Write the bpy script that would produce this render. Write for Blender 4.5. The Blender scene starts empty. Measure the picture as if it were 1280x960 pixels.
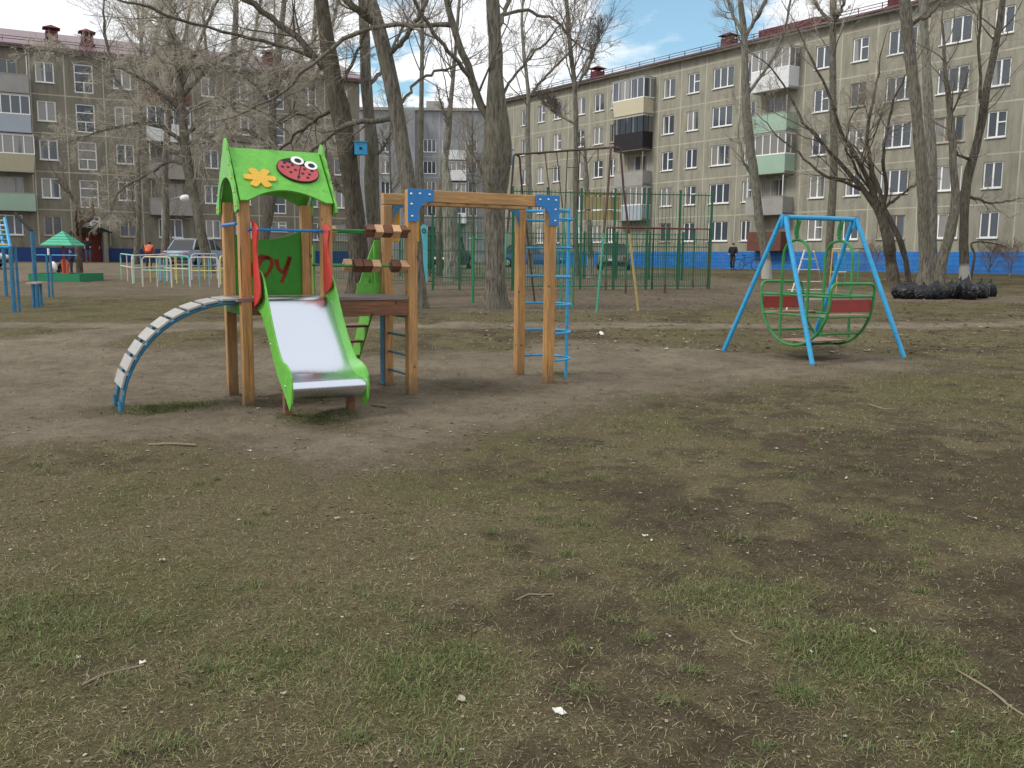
import bpy, math, random
import numpy as np
from mathutils import Vector, Matrix
R = math.radians
rnd = random.Random(7)
rng = np.random.default_rng(7)
scene = bpy.context.scene
col = scene.collection

# ------------------------------------------------------------------ camera
F, ROLL, CAM_H = 1157.0, 0.010, 1.5
PITCH = math.atan(158 / F)
def ray(px, py):
    x = (px - 640) / F; y = (480 - py) / F
    c, s = math.cos(ROLL), math.sin(ROLL)
    xr = c * x - s * y; yr = s * x + c * y
    return (xr, math.cos(PITCH) + yr * math.sin(PITCH), -math.sin(PITCH) + yr * math.cos(PITCH))
def gz(y):
    return 0.88 * min(max((y - 9.3) / 39.7, 0.0), 1.0)
def gp(px, py):
    d = ray(px, py); lo, hi = 0.5, 300.0
    for _ in range(50):
        m = (lo + hi) / 2
        if CAM_H + d[2] / d[1] * m > gz(m): lo = m
        else: hi = m
    return Vector((d[0] / d[1] * lo, lo, gz(lo)))
def at(px, py, Y):
    d = ray(px, py)
    return Vector((d[0] / d[1] * Y, Y, CAM_H + d[2] / d[1] * Y))
cd = bpy.data.cameras.new('camera'); cam = bpy.data.objects.new('camera', cd); col.objects.link(cam)
cd.sensor_width = 36; cd.lens = F / 1280 * 36; cd.clip_end = 3000; cd.clip_start = 0.05
cam.matrix_world = Matrix.Translation((0, 0, CAM_H)) @ Matrix.Rotation(math.pi / 2 - PITCH, 4, 'X') @ Matrix.Rotation(ROLL, 4, 'Z')
scene.camera = cam

# ------------------------------------------------------------------ helpers
def tag(o, label=None, cat=None, group=None, kind=None):
    if label: o['label'] = label
    if cat: o['category'] = cat
    if group: o['group'] = group
    if kind: o['kind'] = kind
    return o
def empty(name, loc=(0, 0, 0), rz=0.0, label=None, cat=None, group=None):
    o = bpy.data.objects.new(name, None); col.objects.link(o)
    o.location = loc; o.rotation_euler = (0, 0, rz); o.empty_display_size = 0.2
    return tag(o, label, cat, group)
def children(o):
    return [c for c in bpy.data.objects if c.parent == o]
def copy_tree(o, parent=None):
    c = o.copy(); col.objects.link(c)
    if parent is not None: c.parent = parent
    for ch in children(o): copy_tree(ch, c)
    return c
class MB:
    def __init__(s): s.v = []; s.f = []; s.m = []; s.mi = 0
    def add(s, vs, fs):
        n = len(s.v); s.v += [tuple(v) for v in vs]
        for f in fs: s.f.append(tuple(i + n for i in f)); s.m.append(s.mi)
        return s
    def box(s, a, b, M=None):
        x0, y0, z0 = a; x1, y1, z1 = b
        vs = [Vector(p) for p in ((x0,y0,z0),(x1,y0,z0),(x1,y1,z0),(x0,y1,z0),(x0,y0,z1),(x1,y0,z1),(x1,y1,z1),(x0,y1,z1))]
        if M is not None: vs = [M @ v for v in vs]
        return s.add(vs, [(0,3,2,1),(4,5,6,7),(0,1,5,4),(1,2,6,5),(2,3,7,6),(3,0,4,7)])
    def bar(s, p, q, w, d=None, up=(0, 0, 1)):       # rectangular bar from p to q
        p = Vector(p); q = Vector(q); d = w if d is None else d
        t = (q - p); L = t.length; t = t.normalized(); up = Vector(up)
        if abs(t.dot(up)) > .98: up = Vector((0, 1, 0))
        sx = t.cross(up).normalized(); sz = sx.cross(t)
        vs = []
        for c in (p, q):
            for a, b in ((-1,-1),(1,-1),(1,1),(-1,1)): vs.append(c + sx * a * w / 2 + sz * b * d / 2)
        return s.add(vs, [(0,1,2,3),(7,6,5,4),(0,4,5,1),(1,5,6,2),(2,6,7,3),(3,7,4,0)])
    def tube(s, pts, r, n=8, cap=True, closed=False):
        pts = [Vector(p) for p in pts]; m = len(pts)
        rs = list(r) if isinstance(r, (list, tuple)) else [r] * m
        ref = Vector((0, 0, 1)); vs = []; prev = None
        for i, p in enumerate(pts):
            if closed: t = pts[(i + 1) % m] - pts[i - 1]
            else: t = pts[min(i + 1, m - 1)] - pts[max(i - 1, 0)]
            t = t.normalized() if t.length > 1e-9 else Vector((0, 0, 1))
            if prev is None:
                a = t.cross(ref) if abs(t.dot(ref)) < .9 else t.cross(Vector((1, 0, 0)))
            else: a = prev - t * prev.dot(t)
            a.normalize(); prev = a; b = t.cross(a)
            for k in range(n):
                th = 2 * math.pi * k / n
                vs.append(p + (a * math.cos(th) + b * math.sin(th)) * rs[i])
        fs = []
        for i in range(m if closed else m - 1):
            j = (i + 1) % m
            for k in range(n):
                k2 = (k + 1) % n
                fs.append((i*n+k, i*n+k2, j*n+k2, j*n+k))
        if cap and not closed:
            fs.append(tuple(reversed(range(n)))); fs.append(tuple((m-1)*n+k for k in range(n)))
        return s.add(vs, fs)
    def prism(s, poly, t0, t1, M=None):              # poly in xz plane, extruded along y
        n = len(poly)
        vs = [Vector((x, t0, z)) for x, z in poly] + [Vector((x, t1, z)) for x, z in poly]
        if M is not None: vs = [M @ v for v in vs]
        fs = [tuple(range(n)), tuple(reversed(range(n, 2*n)))]
        for i in range(n):
            j = (i + 1) % n; fs.append((j, i, n + i, n + j))
        return s.add(vs, fs)
    def ball(s, c, rad, nu=10, nv=7, M=None, jit=0):
        c = Vector(c); rad = rad if isinstance(rad, (tuple, list)) else (rad,) * 3
        vs = []; 
        for j in range(1, nv):
            ph = math.pi * j / nv
            for i in range(nu):
                th = 2 * math.pi * i / nu
                k = 1 + (rnd.random() - .5) * jit
                vs.append(Vector((math.sin(ph)*math.cos(th)*rad[0]*k, math.sin(ph)*math.sin(th)*rad[1]*k, math.cos(ph)*rad[2]*k)))
        vs.append(Vector((0, 0, rad[2]))); vs.append(Vector((0, 0, -rad[2])))
        if M is not None: vs = [M @ v for v in vs]
        vs = [v + c for v in vs]; fs = []
        for j in range(nv - 2):
            for i in range(nu):
                i2 = (i + 1) % nu; fs.append((j*nu+i, (j+1)*nu+i, (j+1)*nu+i2, j*nu+i2))
        T = (nv - 1) * nu
        for i in range(nu):
            fs.append((T, i, (i+1) % nu)); fs.append((T+1, (nv-2)*nu+(i+1) % nu, (nv-2)*nu+i))
        return s.add(vs, fs)
    def build(s, name, mats, parent=None, smooth=False, bevel=0, bseg=2, loc=None):
        me = bpy.data.meshes.new(name); me.from_pydata(s.v, [], s.f)
        mats = mats if isinstance(mats, (list, tuple)) else [mats]
        for m in mats: me.materials.append(m)
        me.polygons.foreach_set('material_index', s.m)
        if smooth:
            me.polygons.foreach_set('use_smooth', [True] * len(s.f))
            try: me.set_sharp_from_angle(angle=R(40))
            except Exception: pass
        me.update()
        o = bpy.data.objects.new(name, me); col.objects.link(o)
        if parent is not None: o.parent = parent
        if loc is not None: o.location = loc
        if bevel:
            b = o.modifiers.new('bevel', 'BEVEL'); b.width = bevel; b.segments = bseg; b.limit_method = 'ANGLE'; b.angle_limit = R(35)
        return o
def fillet(pts, rad, n=5):
    """round the corners of a polyline"""
    pts = [Vector(p) for p in pts]; out = [pts[0]]
    for i in range(1, len(pts) - 1):
        a, b, c = pts[i-1], pts[i], pts[i+1]
        u = (a - b); v = (c - b); r = min(rad, u.length * .49, v.length * .49)
        p = b + u.normalized() * r; q = b + v.normalized() * r
        for k in range(n + 1):
            t = k / n; out.append(p * (1-t)**2 + b * 2 * t * (1-t) + q * t * t)
    out.append(pts[-1]); return out
def np_mesh(name, verts, quads, mat, parent=None, smooth=False, tris=False, colors=None):
    me = bpy.data.meshes.new(name); k = 3 if tris else 4
    nv, nf = len(verts), len(quads)
    me.vertices.add(nv); me.vertices.foreach_set('co', np.ascontiguousarray(verts, dtype=np.float32).ravel())
    me.loops.add(nf * k); me.loops.foreach_set('vertex_index', np.ascontiguousarray(quads, dtype=np.int32).ravel())
    me.polygons.add(nf); me.polygons.foreach_set('loop_start', np.arange(0, nf * k, k, dtype=np.int32))
    me.polygons.foreach_set('loop_total', np.full(nf, k, dtype=np.int32))
    if smooth: me.polygons.foreach_set('use_smooth', np.ones(nf, dtype=bool))
    if colors is not None:
        a = me.color_attributes.new('tint', 'FLOAT_COLOR', 'POINT'); a.data.foreach_set('color', np.ascontiguousarray(colors, dtype=np.float32).ravel())
    me.materials.append(mat); me.update(calc_edges=True)
    o = bpy.data.objects.new(name, me); col.objects.link(o)
    if parent is not None: o.parent = parent
    return o

# ------------------------------------------------------------------ materials
def nodes(name):
    m = bpy.data.materials.new(name); m.use_nodes = True; nt = m.node_tree
    return m, nt, nt.nodes['Principled BSDF']
def N(nt, typ, **kw):
    n = nt.nodes.new(typ)
    for k, v in kw.items():
        if k.startswith('i_'): n.inputs[k[2:].replace('_', ' ')].default_value = v
        else: setattr(n, k, v)
    return n
def ramp(nt, fac, stops):
    r = nt.nodes.new('ShaderNodeValToRGB'); e = r.color_ramp.elements
    while len(e) < len(stops): e.new(0.5)
    for i, (p, c) in enumerate(stops):
        e[i].position = p; e[i].color = (c, c, c, 1) if isinstance(c, (int, float)) else (*c, 1)
    nt.links.new(fac, r.inputs[0]); return r.outputs[0]
def mix(nt, fac, a, b, mode='MIX'):
    m = nt.nodes.new('ShaderNodeMix'); m.data_type = 'RGBA'; m.blend_type = mode
    for i, v in ((0, fac), (6, a), (7, b)):
        if hasattr(v, 'links'): nt.links.new(v, m.inputs[i])
        elif i == 0: m.inputs[0].default_value = float(v)
        else: m.inputs[i].default_value = (v, v, v, 1) if isinstance(v, (int, float)) else (*v, 1)
    return m.outputs[2]
def coords(nt, scale=(1, 1, 1), kind='Object'):
    tc = nt.nodes.new('ShaderNodeTexCoord'); mp = nt.nodes.new('ShaderNodeMapping'); mp.inputs['Scale'].default_value = scale
    nt.links.new(tc.outputs[kind], mp.inputs[0]); return mp.outputs[0]
def noise(nt, vec, scale, detail=4, rough=.55):
    n = nt.nodes.new('ShaderNodeTexNoise'); n.inputs['Scale'].default_value = scale; n.inputs['Detail'].default_value = detail; n.inputs['Roughness'].default_value = rough
    nt.links.new(vec, n.inputs['Vector']); return n.outputs['Fac']
def bump(nt, b, h, strength, dist=.01):
    bn = nt.nodes.new('ShaderNodeBump'); bn.inputs['Strength'].default_value = strength; bn.inputs['Distance'].default_value = dist
    nt.links.new(h, bn.inputs['Height']); nt.links.new(bn.outputs[0], b.inputs['Normal'])
def mul(c, k): return tuple(max(0, x * k) for x in c)
def paint(name, c, rough=.45, wear=.35, scale=6, metal=0, chip=None, spec=.4):
    m, nt, b = nodes(name); v = coords(nt)
    n = noise(nt, v, scale, 6, .6); n2 = noise(nt, v, scale * 6, 5, .65)
    c1 = mix(nt, ramp(nt, n, [(.3, 0), (.7, 1)]), mul(c, 1 - wear * .5), mul(c, 1 + wear * .3))
    c2 = mix(nt, ramp(nt, n2, [(.35, .55), (.6, 1)]), mul(c, .62), c1)
    if chip: c2 = mix(nt, ramp(nt, noise(nt, v, scale * 2.3, 7, .7), [(.60, 0), (.63, 1)]), c2, chip)
    nt.links.new(c2, b.inputs['Base Color'])
    nt.links.new(ramp(nt, n2, [(.2, max(0, rough - .12)), (.8, min(1, rough + .2))]), b.inputs['Roughness'])
    b.inputs['Metallic'].default_value = metal; b.inputs['Specular IOR Level'].default_value = spec
    bump(nt, b, n2, .15, .002)
    return m
def wood(name, c, axis=2, dark=.45, rough=.6):
    m, nt, b = nodes(name); sc = [9, 9, 9]; sc[axis] = .55
    v = coords(nt, sc); v2 = coords(nt, (1, 1, 1))
    g = noise(nt, v, 5, 8, .65); g2 = noise(nt, v, 16, 5, .7); big = noise(nt, v2, 2.2, 3)
    c1 = mix(nt, ramp(nt, g, [(.32, 0), (.62, 1)]), mul(c, dark), mul(c, 1.12))
    c1 = mix(nt, ramp(nt, g2, [(.4, .6), (.55, 0)]), c1, mul(c, .62))
    c1 = mix(nt, ramp(nt, big, [(.4, 0), (.75, .55)]), c1, mul((c[0]*.9, c[1]*.95, c[2]*1.3), .7))
    vk = nt.nodes.new('ShaderNodeTexVoronoi'); vk.inputs['Scale'].default_value = 4.2; nt.links.new(coords(nt, (1.3, 1.3, 1.3)), vk.inputs['Vector'])
    c1 = mix(nt, ramp(nt, vk.outputs['Distance'], [(.07, .8), (.12, 0)]), c1, mul(c, .18))
    vo = coords(nt); so_ = nt.nodes.new('ShaderNodeSeparateXYZ'); nt.links.new(vo, so_.inputs[0])
    # rain-greyed wood, drying cracks and mud splashed on the lowest hand's width
    c1 = mix(nt, ramp(nt, noise(nt, coords(nt), 1.1, 5, .6), [(.48, 0), (.72, .30)]), c1, (.25, .20, .145))
    ck = noise(nt, coords(nt, tuple(22 if q_ != axis else .35 for q_ in range(3))), 3, 3, .5)
    c1 = mix(nt, ramp(nt, ck, [(.655, 0), (.68, .85)]), c1, mul(c, .14))
    if axis == 2:
        mq = N(nt, 'ShaderNodeMath', operation='MULTIPLY_ADD'); nt.links.new(noise(nt, vo, 9, 5, .7), mq.inputs[0]); mq.inputs[1].default_value = -.35; nt.links.new(so_.outputs[2], mq.inputs[2])
        mr_ = nt.nodes.new('ShaderNodeMapRange'); mr_.inputs['From Min'].default_value = -.16; mr_.inputs['From Max'].default_value = .10; mr_.inputs['To Min'].default_value = .85; mr_.inputs['To Max'].default_value = 0
        nt.links.new(mq.outputs[0], mr_.inputs['Value']); c1 = mix(nt, mr_.outputs[0], c1, (.10, .075, .055))
    nt.links.new(c1, b.inputs['Base Color']); b.inputs['Roughness'].default_value = rough; b.inputs['Specular IOR Level'].default_value = .3
    bump(nt, b, g, .5, .005); return m
def bark(name, c, white=0):
    m, nt, b = nodes(name); v = coords(nt, (2.2, 2.2, .38)); vv = coords(nt)
    g = noise(nt, v, 9, 8, .7); g2 = noise(nt, vv, 1.3, 4)
    c1 = mix(nt, ramp(nt, g, [(.36, 0), (.6, 1)]), mul(c, .28), mul(c, 1.35))
    c1 = mix(nt, ramp(nt, g2, [(.4, 0), (.7, .6)]), c1, (c[0]*.75, c[1]*.85, c[2]*.65))
    if white:
        sp = nt.nodes.new('ShaderNodeSeparateXYZ'); nt.links.new(vv, sp.inputs[0])
        ad = N(nt, 'ShaderNodeMath', operation='MULTIPLY_ADD'); nt.links.new(g2, ad.inputs[0]); ad.inputs[1].default_value = .5; nt.links.new(sp.outputs[2], ad.inputs[2])
        c1 = mix(nt, ramp_scaled(nt, ad.outputs[0], white), c1, (.5, .49, .45))
    nt.links.new(c1, b.inputs['Base Color']); b.inputs['Roughness'].default_value = .9; b.inputs['Specular IOR Level'].default_value = .15
    bump(nt, b, g, 1.0, .06); return m
def ramp_scaled(nt, val, h):
    mr = nt.nodes.new('ShaderNodeMapRange'); mr.inputs['From Min'].default_value = h + .2; mr.inputs['From Max'].default_value = h + .35
    mr.inputs['To Min'].default_value = .75; mr.inputs['To Max'].default_value = 0; nt.links.new(val, mr.inputs['Value']); return mr.outputs[0]
def plain(name, c, rough=.7, metal=0, spec=.3, var=.2, scale=4):
    m, nt, b = nodes(name); n = noise(nt, coords(nt), scale, 5)
    nt.links.new(mix(nt, n, mul(c, 1 - var), mul(c, 1 + var)), b.inputs['Base Color'])
    b.inputs['Roughness'].default_value = rough; b.inputs['Metallic'].default_value = metal; b.inputs['Specular IOR Level'].default_value = spec
    return m
def glassm(name, c=(.055, .07, .085), curtain=.35):
    """window pane of a furnished room: dark room with sky reflection put into its colour, or pale curtain, under shiny glass"""
    m, nt, b = nodes(name)
    oi = nt.nodes.new('ShaderNodeObjectInfo'); v = coords(nt, (1, 1, 1))
    sp = nt.nodes.new('ShaderNodeSeparateXYZ'); nt.links.new(v, sp.inputs[0])
    w = nt.nodes.new('ShaderNodeTexWave'); w.inputs['Scale'].default_value = 4.5; w.inputs['Distortion'].default_value = 1.5; nt.links.new(v, w.inputs['Vector'])
    folds = mix(nt, w.outputs['Fac'], (.16, .16, .15), (.30, .29, .27))
    # curtains drawn by a random amount, one side of each window
    nz = noise(nt, coords(nt, (1.1, 1.1, .05)), .9, 1)
    ad = N(nt, 'ShaderNodeMath', operation='MULTIPLY_ADD'); nt.links.new(oi.outputs['Random'], ad.inputs[0]); ad.inputs[1].default_value = .55; nt.links.new(nz, ad.inputs[2])
    k = ramp(nt, ad.outputs[0], [(.5 + .5*(1-curtain) - .02, 0), (min(1, .5 + .5*(1-curtain) + .02), 1)])
    nt.links.new(mix(nt, k, c, folds), b.inputs['Base Color'])
    b.inputs['Roughness'].default_value = .06; b.inputs['Specular IOR Level'].default_value = .75
    return m
M = {}
M['wood'] = wood('larch_post_wood', (.52, .28, .10), 2, .5)
M['woodx'] = wood('larch_beam_wood', (.52, .29, .11), 0, .5)
M['wood_dark'] = wood('weathered_brown_wood', (.22, .10, .05), 0, .4)
M['deck'] = wood('grey_deck_boards', (.23, .19, .165), 0, .6, .8)
M['bead_dark'] = wood('dark_bead_wood', (.17, .075, .04), 0, .6)
M['bead_light'] = wood('pale_bead_wood', (.62, .38, .20), 0, .75)
M['plank'] = paint('greyish_worn_plank_paint', (.37, .36, .34), .65, .35, 6)
M['green'] = paint('green_panel_paint', (.135, .46, .060), .36, .30, 3.5, chip=(.095, .33, .05))
M['green_dark'] = paint('deep_green_panel_paint', (.035, .26, .018), .42, .25, 2.5)
M['green_edge'] = paint('worn_green_pipe', (.035, .23, .06), .4, .4, 7, chip=(.12, .09, .06))
M['red'] = paint('red_panel_paint', (.55, .045, .035), .4, .35, 5)
M['bug_red'] = paint('ladybug_red_paint', (.46, .075, .085), .5, .2, 4)
M['black'] = plain('black_paint', (.02, .02, .022), .5)
M['eye_white'] = plain('white_paint', (.80, .80, .82), .4, var=.05)
M['yellow'] = paint('yellow_flower_paint', (.70, .42, .05), .5, .25, 8)
M['orange_yellow'] = paint('amber_board_paint', (.66, .33, .03), .5, .2, 3)
M['blue'] = paint('blue_steel_paint', (.02, .20, .52), .38, .25, 5)
M['blue_light'] = paint('sky_blue_pipe_paint', (.03, .33, .62), .38, .45, 7, chip=(.14, .15, .17))
M['blue_worn'] = paint('worn_blue_pipe', (.035, .18, .32), .5, .5, 9, chip=(.2, .17, .15))
M['steel'] = None
m, nt, b = nodes('polished_stainless_steel'); b.inputs['Metallic'].default_value = 1; b.inputs['Base Color'].default_value = (.62, .66, .74, 1)
n = noise(nt, coords(nt, (40, 1.5, 1.5)), 6, 5); nt.links.new(ramp(nt, n, [(.3, .20), (.8, .30)]), b.inputs['Roughness']); bump(nt, b, noise(nt, coords(nt), 4, 3), .05, .01); M['steel'] = m
M['bolt'] = plain('zinc_bolt', (.6, .6, .58), .35, .9)
M['seat_red'] = paint('red_brown_board_paint', (.30, .035, .025), .45, .3, 6)
M['seat_wood'] = wood('bare_bench_board', (.36, .22, .16), 0, .6)
M['rust'] = paint('rusty_brown_pipe', (.10, .06, .045), .7, .5, 8)
M['teal'] = paint('teal_pipe_paint', (.05, .30, .20), .5, .4, 7, chip=(.12, .09, .06))
M['yellow_pale'] = paint('faded_yellow_pipe_paint', (.48, .38, .13), .5, .4, 8, chip=(.2, .13, .08))
M['fence_green'] = paint('dark_green_fence_paint', (.014, .115, .055), .5, .35, 5)
M['fence_light'] = paint('mid_green_post_paint', (.035, .25, .10), .5, .35, 5)
M['graffiti'] = plain('dark_red_spray', (.20, .035, .012), .8)
M['tan'] = plain('tan_board', (.42, .34, .17), .8)
M['darkred'] = paint('dark_red_rail_paint', (.19, .035, .035), .6, .4, 6)
# ------------------------------------------------------------------ play set with tower, slide and climbing frame
ANG = R(29.0)
PS = empty('play_set', (-2.62, 9.10, 0), ANG, 'wooden play set with green ladybug roof tower, steel slide and climbing frame', 'play set')
A_, W_, E_, L_ = .82, .70, 1.75, 3.48          # tower length, depth, second frame, far frame
ZD, ZB, ZE = 1.08, 2.20, 1.92                  # deck, beam top, tower post top
def post(x, y, z1, z0=-.15, w=.105, mat='wood', name='post'):
    return MB().box((x-w/2, y-w/2, z0), (x+w/2, y+w/2, z1)).build(name, M[mat], PS, bevel=.008)
for x, y in ((0, 0), (0, W_), (A_, 0), (A_, W_)): post(x, y, 2.03)
for x in (E_, L_):
    post(x, 0, ZB - .02); post(x, W_, ZB - .13)
for y in (0, W_):
    MB().box((E_ - .05, y - .045 - (.012 if y == 0 else 0), ZB - .125), (L_ + .05, y + .045, ZB)).build('beam', M['woodx'], PS, bevel=.008)
# rungs between the two beams
for k in range(6):
    x = E_ + .25 + k * (L_ - E_ - .5) / 5
    MB().tube([(x, .03, ZB - .075), (x, W_ - .03, ZB - .075)], .016, 10).build('rung', M['blue'], PS, True)
# corner plates (gusset) with bolts
def gusset(x, y, sgn):
    W, H = .30, .34
    s = sgn
    poly = [(0, 0), (s*W, 0), (s*W, -.125), (s*.20, -.14), (s*.145, -.185), (s*.125, -.25), (s*.125, -H), (0, -H)]
    poly = [(x + px - s*.065, ZB + .006 + pz) for px, pz in poly]
    if s < 0: poly.reverse()
    g = MB().prism(poly, y - .008, y).build('corner_plate', M['blue'], PS, bevel=.002)
    for bx, bz in ((.04, -.05), (.14, -.045), (.25, -.05), (.045, -.155), (.05, -.28)):
        c = Vector((x + s*bx - s*.065, y - .008, ZB + bz))
        MB().ball(c, (.016, .011, .016), 10, 6).build('bolt', M['bolt'], g, True)
for x, s in ((E_, 1), (L_, -1)):
    gusset(x, -.068, s); 
    poly = [(x + (s)*.055, ZB - .13), (x + s*.22, ZB - .13), (x + s*.13, ZB - .17), (x + s*.075, ZB - .25), (x + s*.055, ZB - .33)]
    if s < 0: poly.reverse()
    MB().prism(poly, W_ - .07, W_ - .055).build('corner_plate', M['blue_worn'], PS)
# hanging amber boards under the rear beam
for x in (E_ + .12, E_ + .36):
    hb = MB().box((x - .06, W_ + .05, ZB - .53), (x + .06, W_ + .075, ZB - .17)).build('hanging_board', M['orange_yellow'], PS, bevel=.004)
    MB().box((x - .062, W_ + .055, ZB - .172), (x + .062, W_ + .07, ZB - .12)).build('hanger', M['wood_dark'], hb)
# deck of tower and bridge
dk = MB()
yy = -.06
while yy < W_ + .02:
    dk.box((-.09, yy, ZD - .035), (E_ - .056, min(yy + .135, W_ + .055), ZD)); yy += .141
dk.build('deck', M['deck'], PS, bevel=.004)
for y0, y1 in ((-.05, -.008), (W_ + .005, W_ + .045)):
    MB().box((A_ + .06, y0, ZD - .20), (E_ - .056, y1, ZD - .038)).build('deck_fascia', M['wood_dark'], PS, bevel=.004)
MB().box((.056, -.03, ZD - .17), (A_ - .056, .01, ZD - .038)).build('deck_fascia', M['wood_dark'], PS, bevel=.004)
MB().box((-.06, .056, ZD - .16), (-.02, W_ - .056, ZD - .038)).build('deck_fascia', M['green_dark'], PS, bevel=.003)
# ---- roof
RX0, RX1 = -.075, A_ + .075
RZ, EZ = 2.54, 2.01        # ridge, eave
YR = W_ / 2
def roof_panel(front):
    ye = -.10 if front else W_ + .10
    sl = Vector((0, YR - ye, RZ - EZ)); L = sl.length; sl.normalize()
    n = 14; top = [(RX0 + .03, L), (RX1 - .03, L)]
    low = []
    for i in range(n + 1):
        t = i / n; x = RX0 + .03 + (RX1 - RX0 - .06) * t
        a = (t - .1) / .8
        h = 0 if a <= 0 or a >= 1 else .15 * math.sin(math.pi * a) ** .75
        low.append((x, h))
    mb = MB(); vs = []
    nrm = Vector((1, 0, 0)).cross(sl); nrm = nrm if nrm.z > 0 else -nrm
    for off in (0, .018):
        for i in range(n + 1): vs.append(Vector((low[i][0], ye, EZ)) + sl * low[i][1] + nrm * off)
        for i in range(n + 1): vs.append(Vector((low[i][0], ye, EZ)) + sl * L + nrm * off)
    m1 = n + 1; fs = []
    for i in range(n):
        fs.append((i, m1+i, m1+i+1, i+1)); fs.append((2*m1+i, 2*m1+i+1, 3*m1+i+1, 3*m1+i))
        fs.append((i, i+1, 2*m1+i+1, 2*m1+i)); fs.append((m1+i, 3*m1+i, 3*m1+i+1, m1+i+1))
    fs += [(0, 2*m1, 3*m1, m1), (n, m1+n, 3*m1+n, 2*m1+n)]
    mb.add(vs, fs); o = mb.build('roof_panel', M['green'], PS)
    return o, sl, nrm, ye
rp, SL, NR, YE = roof_panel(True); roof_panel(False)
SLEN = (Vector((0, YR, RZ)) - Vector((0, YE, EZ))).length
def on_roof(u, w, off=0):           # u along ridge (m from left edge), w up the slope
    return Vector((RX0 + u, YE, EZ)) + SL * w + NR * (.018 + off)
def roof_shape(name, poly, off, th, mat, parent):
    n = len(poly); vs = [on_roof(u, w, off) for u, w in poly] + [on_roof(u, w, off + th) for u, w in poly]
    fs = [tuple(reversed(range(n))), tuple(range(n, 2*n))] + [(i, (i+1) % n, n+(i+1) % n, n+i) for i in range(n)]
    return MB().add(vs, fs).build(name, M[mat], parent)
def ell(cu, cw, a, b, rot=0, n=28, t0=0, t1=2*math.pi):
    out = []
    for i in range(n):
        t = t0 + (t1 - t0) * i / (n if t1 - t0 > 6.2 else n - 1)
        x, y = a*math.cos(t), b*math.sin(t)
        out.append((cu + x*math.cos(rot) - y*math.sin(rot), cw + x*math.sin(rot) + y*math.cos(rot)))
    return out
# flower
fl = []
for i in range(90):
    t = 2*math.pi*i/90
    r = .122 + .034*math.cos(6*t + .3) - .012*math.cos(12*t + .6)
    fl.append((.262 + 1.08*r*math.cos(t), .290 + r*math.sin(t)*.92))
roof_shape('flower', fl, 0.001, .016, 'yellow', rp)
# ladybug
bu, bw, br = .665, .415, R(-16); BK = 1.36
bug = roof_shape('ladybug', ell(bu, bw, .157*BK, .118*BK, br), 0.001, .018, 'black', rp)
body = ell(bu, bw, .150*BK, .111*BK, br, 44)
roof_shape('wing_cover', [p for p in body if True and ((p[0]-bu)*math.sin(-br) + (p[1]-bw)*math.cos(br) < .058*BK)], .0195, .006, 'bug_red', bug)
cr, sr = math.cos(br), math.sin(br)
def bl(x, y): x, y = x*BK, y*BK; return (bu + x*cr - y*sr, bw + x*sr + y*cr)
for x, y in ((-.105, .035), (-.115, -.01), (-.075, .0), (-.045, .03), (-.05, -.045), (-.02, -.01), (.045, .02), (.035, -.03), (.085, -.02), (.10, .02), (.075, -.06), (.01,-.075)):
    c = bl(x, y); roof_shape('spot', ell(c[0], c[1], .0165, .0145, 0, 12), .0262, .002, 'black', bug)
roof_shape('wing_line', [bl(.004, -.10), bl(.010, -.10), bl(.014, -.03), bl(.016, .05), bl(.010, .05), bl(.006, -.03)], .0262, .002, 'black', bug)
for x, y in ((-.015, .088), (.088, .072)):
    c = bl(x, y)
    e = roof_shape('eye', ell(c[0], c[1], .066, .056, br, 24), .0275, .006, 'eye_white', bug)
    roof_shape('pupil', ell(c[0] + .003, c[1] - .004, .035, .029, br, 18), .0342, .003, 'black', e)
# gables with scalloped edges and arched opening
def gable(x, sgn):
    out = []; y0, y1 = -.135, W_ + .135; zt, zb = 2.64, 1.93
    def side(ya, yb, n=26, flip=False):
        pts = []
        for i in range(n + 1):
            t = i / n; y = ya + (yb - ya) * t; z = zb + (zt - zb) * t ** .93
            wob = .020 * abs(math.sin(t * math.pi * 5)); d = -1 if yb > ya else 1
            pts.append((y + d * wob, z))
        return pts
    left = side(y0, YR); right = side(y1, YR)
    outer = [(y0 + .0, zb)] + left[1:] + list(reversed(right))[1:]
    inner = []
    for i in range(15):
        t = math.pi * i / 14; inner.append((YR + (W_/2 - .01) * math.cos(t), zb - .0 + .33 * math.sin(t) ** .9))
    poly = outer + [(y1 - .10, zb - .03)] + inner + [(y0 + .10, zb - .03)]
    Mx = Matrix.Translation((x, 0, 0)) @ Matrix.Rotation(math.pi/2, 4, 'Z')
    mb = MB(); mb.prism(poly, -.011, .011, Mx)
    me = mb.build('gable', M['green'], PS)
    for yb, zb2 in ((-.075, 1.97), (-.02, 2.10), (.07, 2.24), (.17, 2.37), (W_+.075, 1.97), (W_+.02, 2.10)):
        MB().ball((x + sgn*.013, yb, zb2), (.010, .013, .013), 8, 5).build('bolt', M['yellow'], me, True)
gable(RX0, -1); gable(RX1, 1)
MB().tube([(RX0, YR, RZ - .02), (RX1, YR, RZ - .02)], .02, 8).build('ridge_pole', M['wood_dark'], PS)
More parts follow.
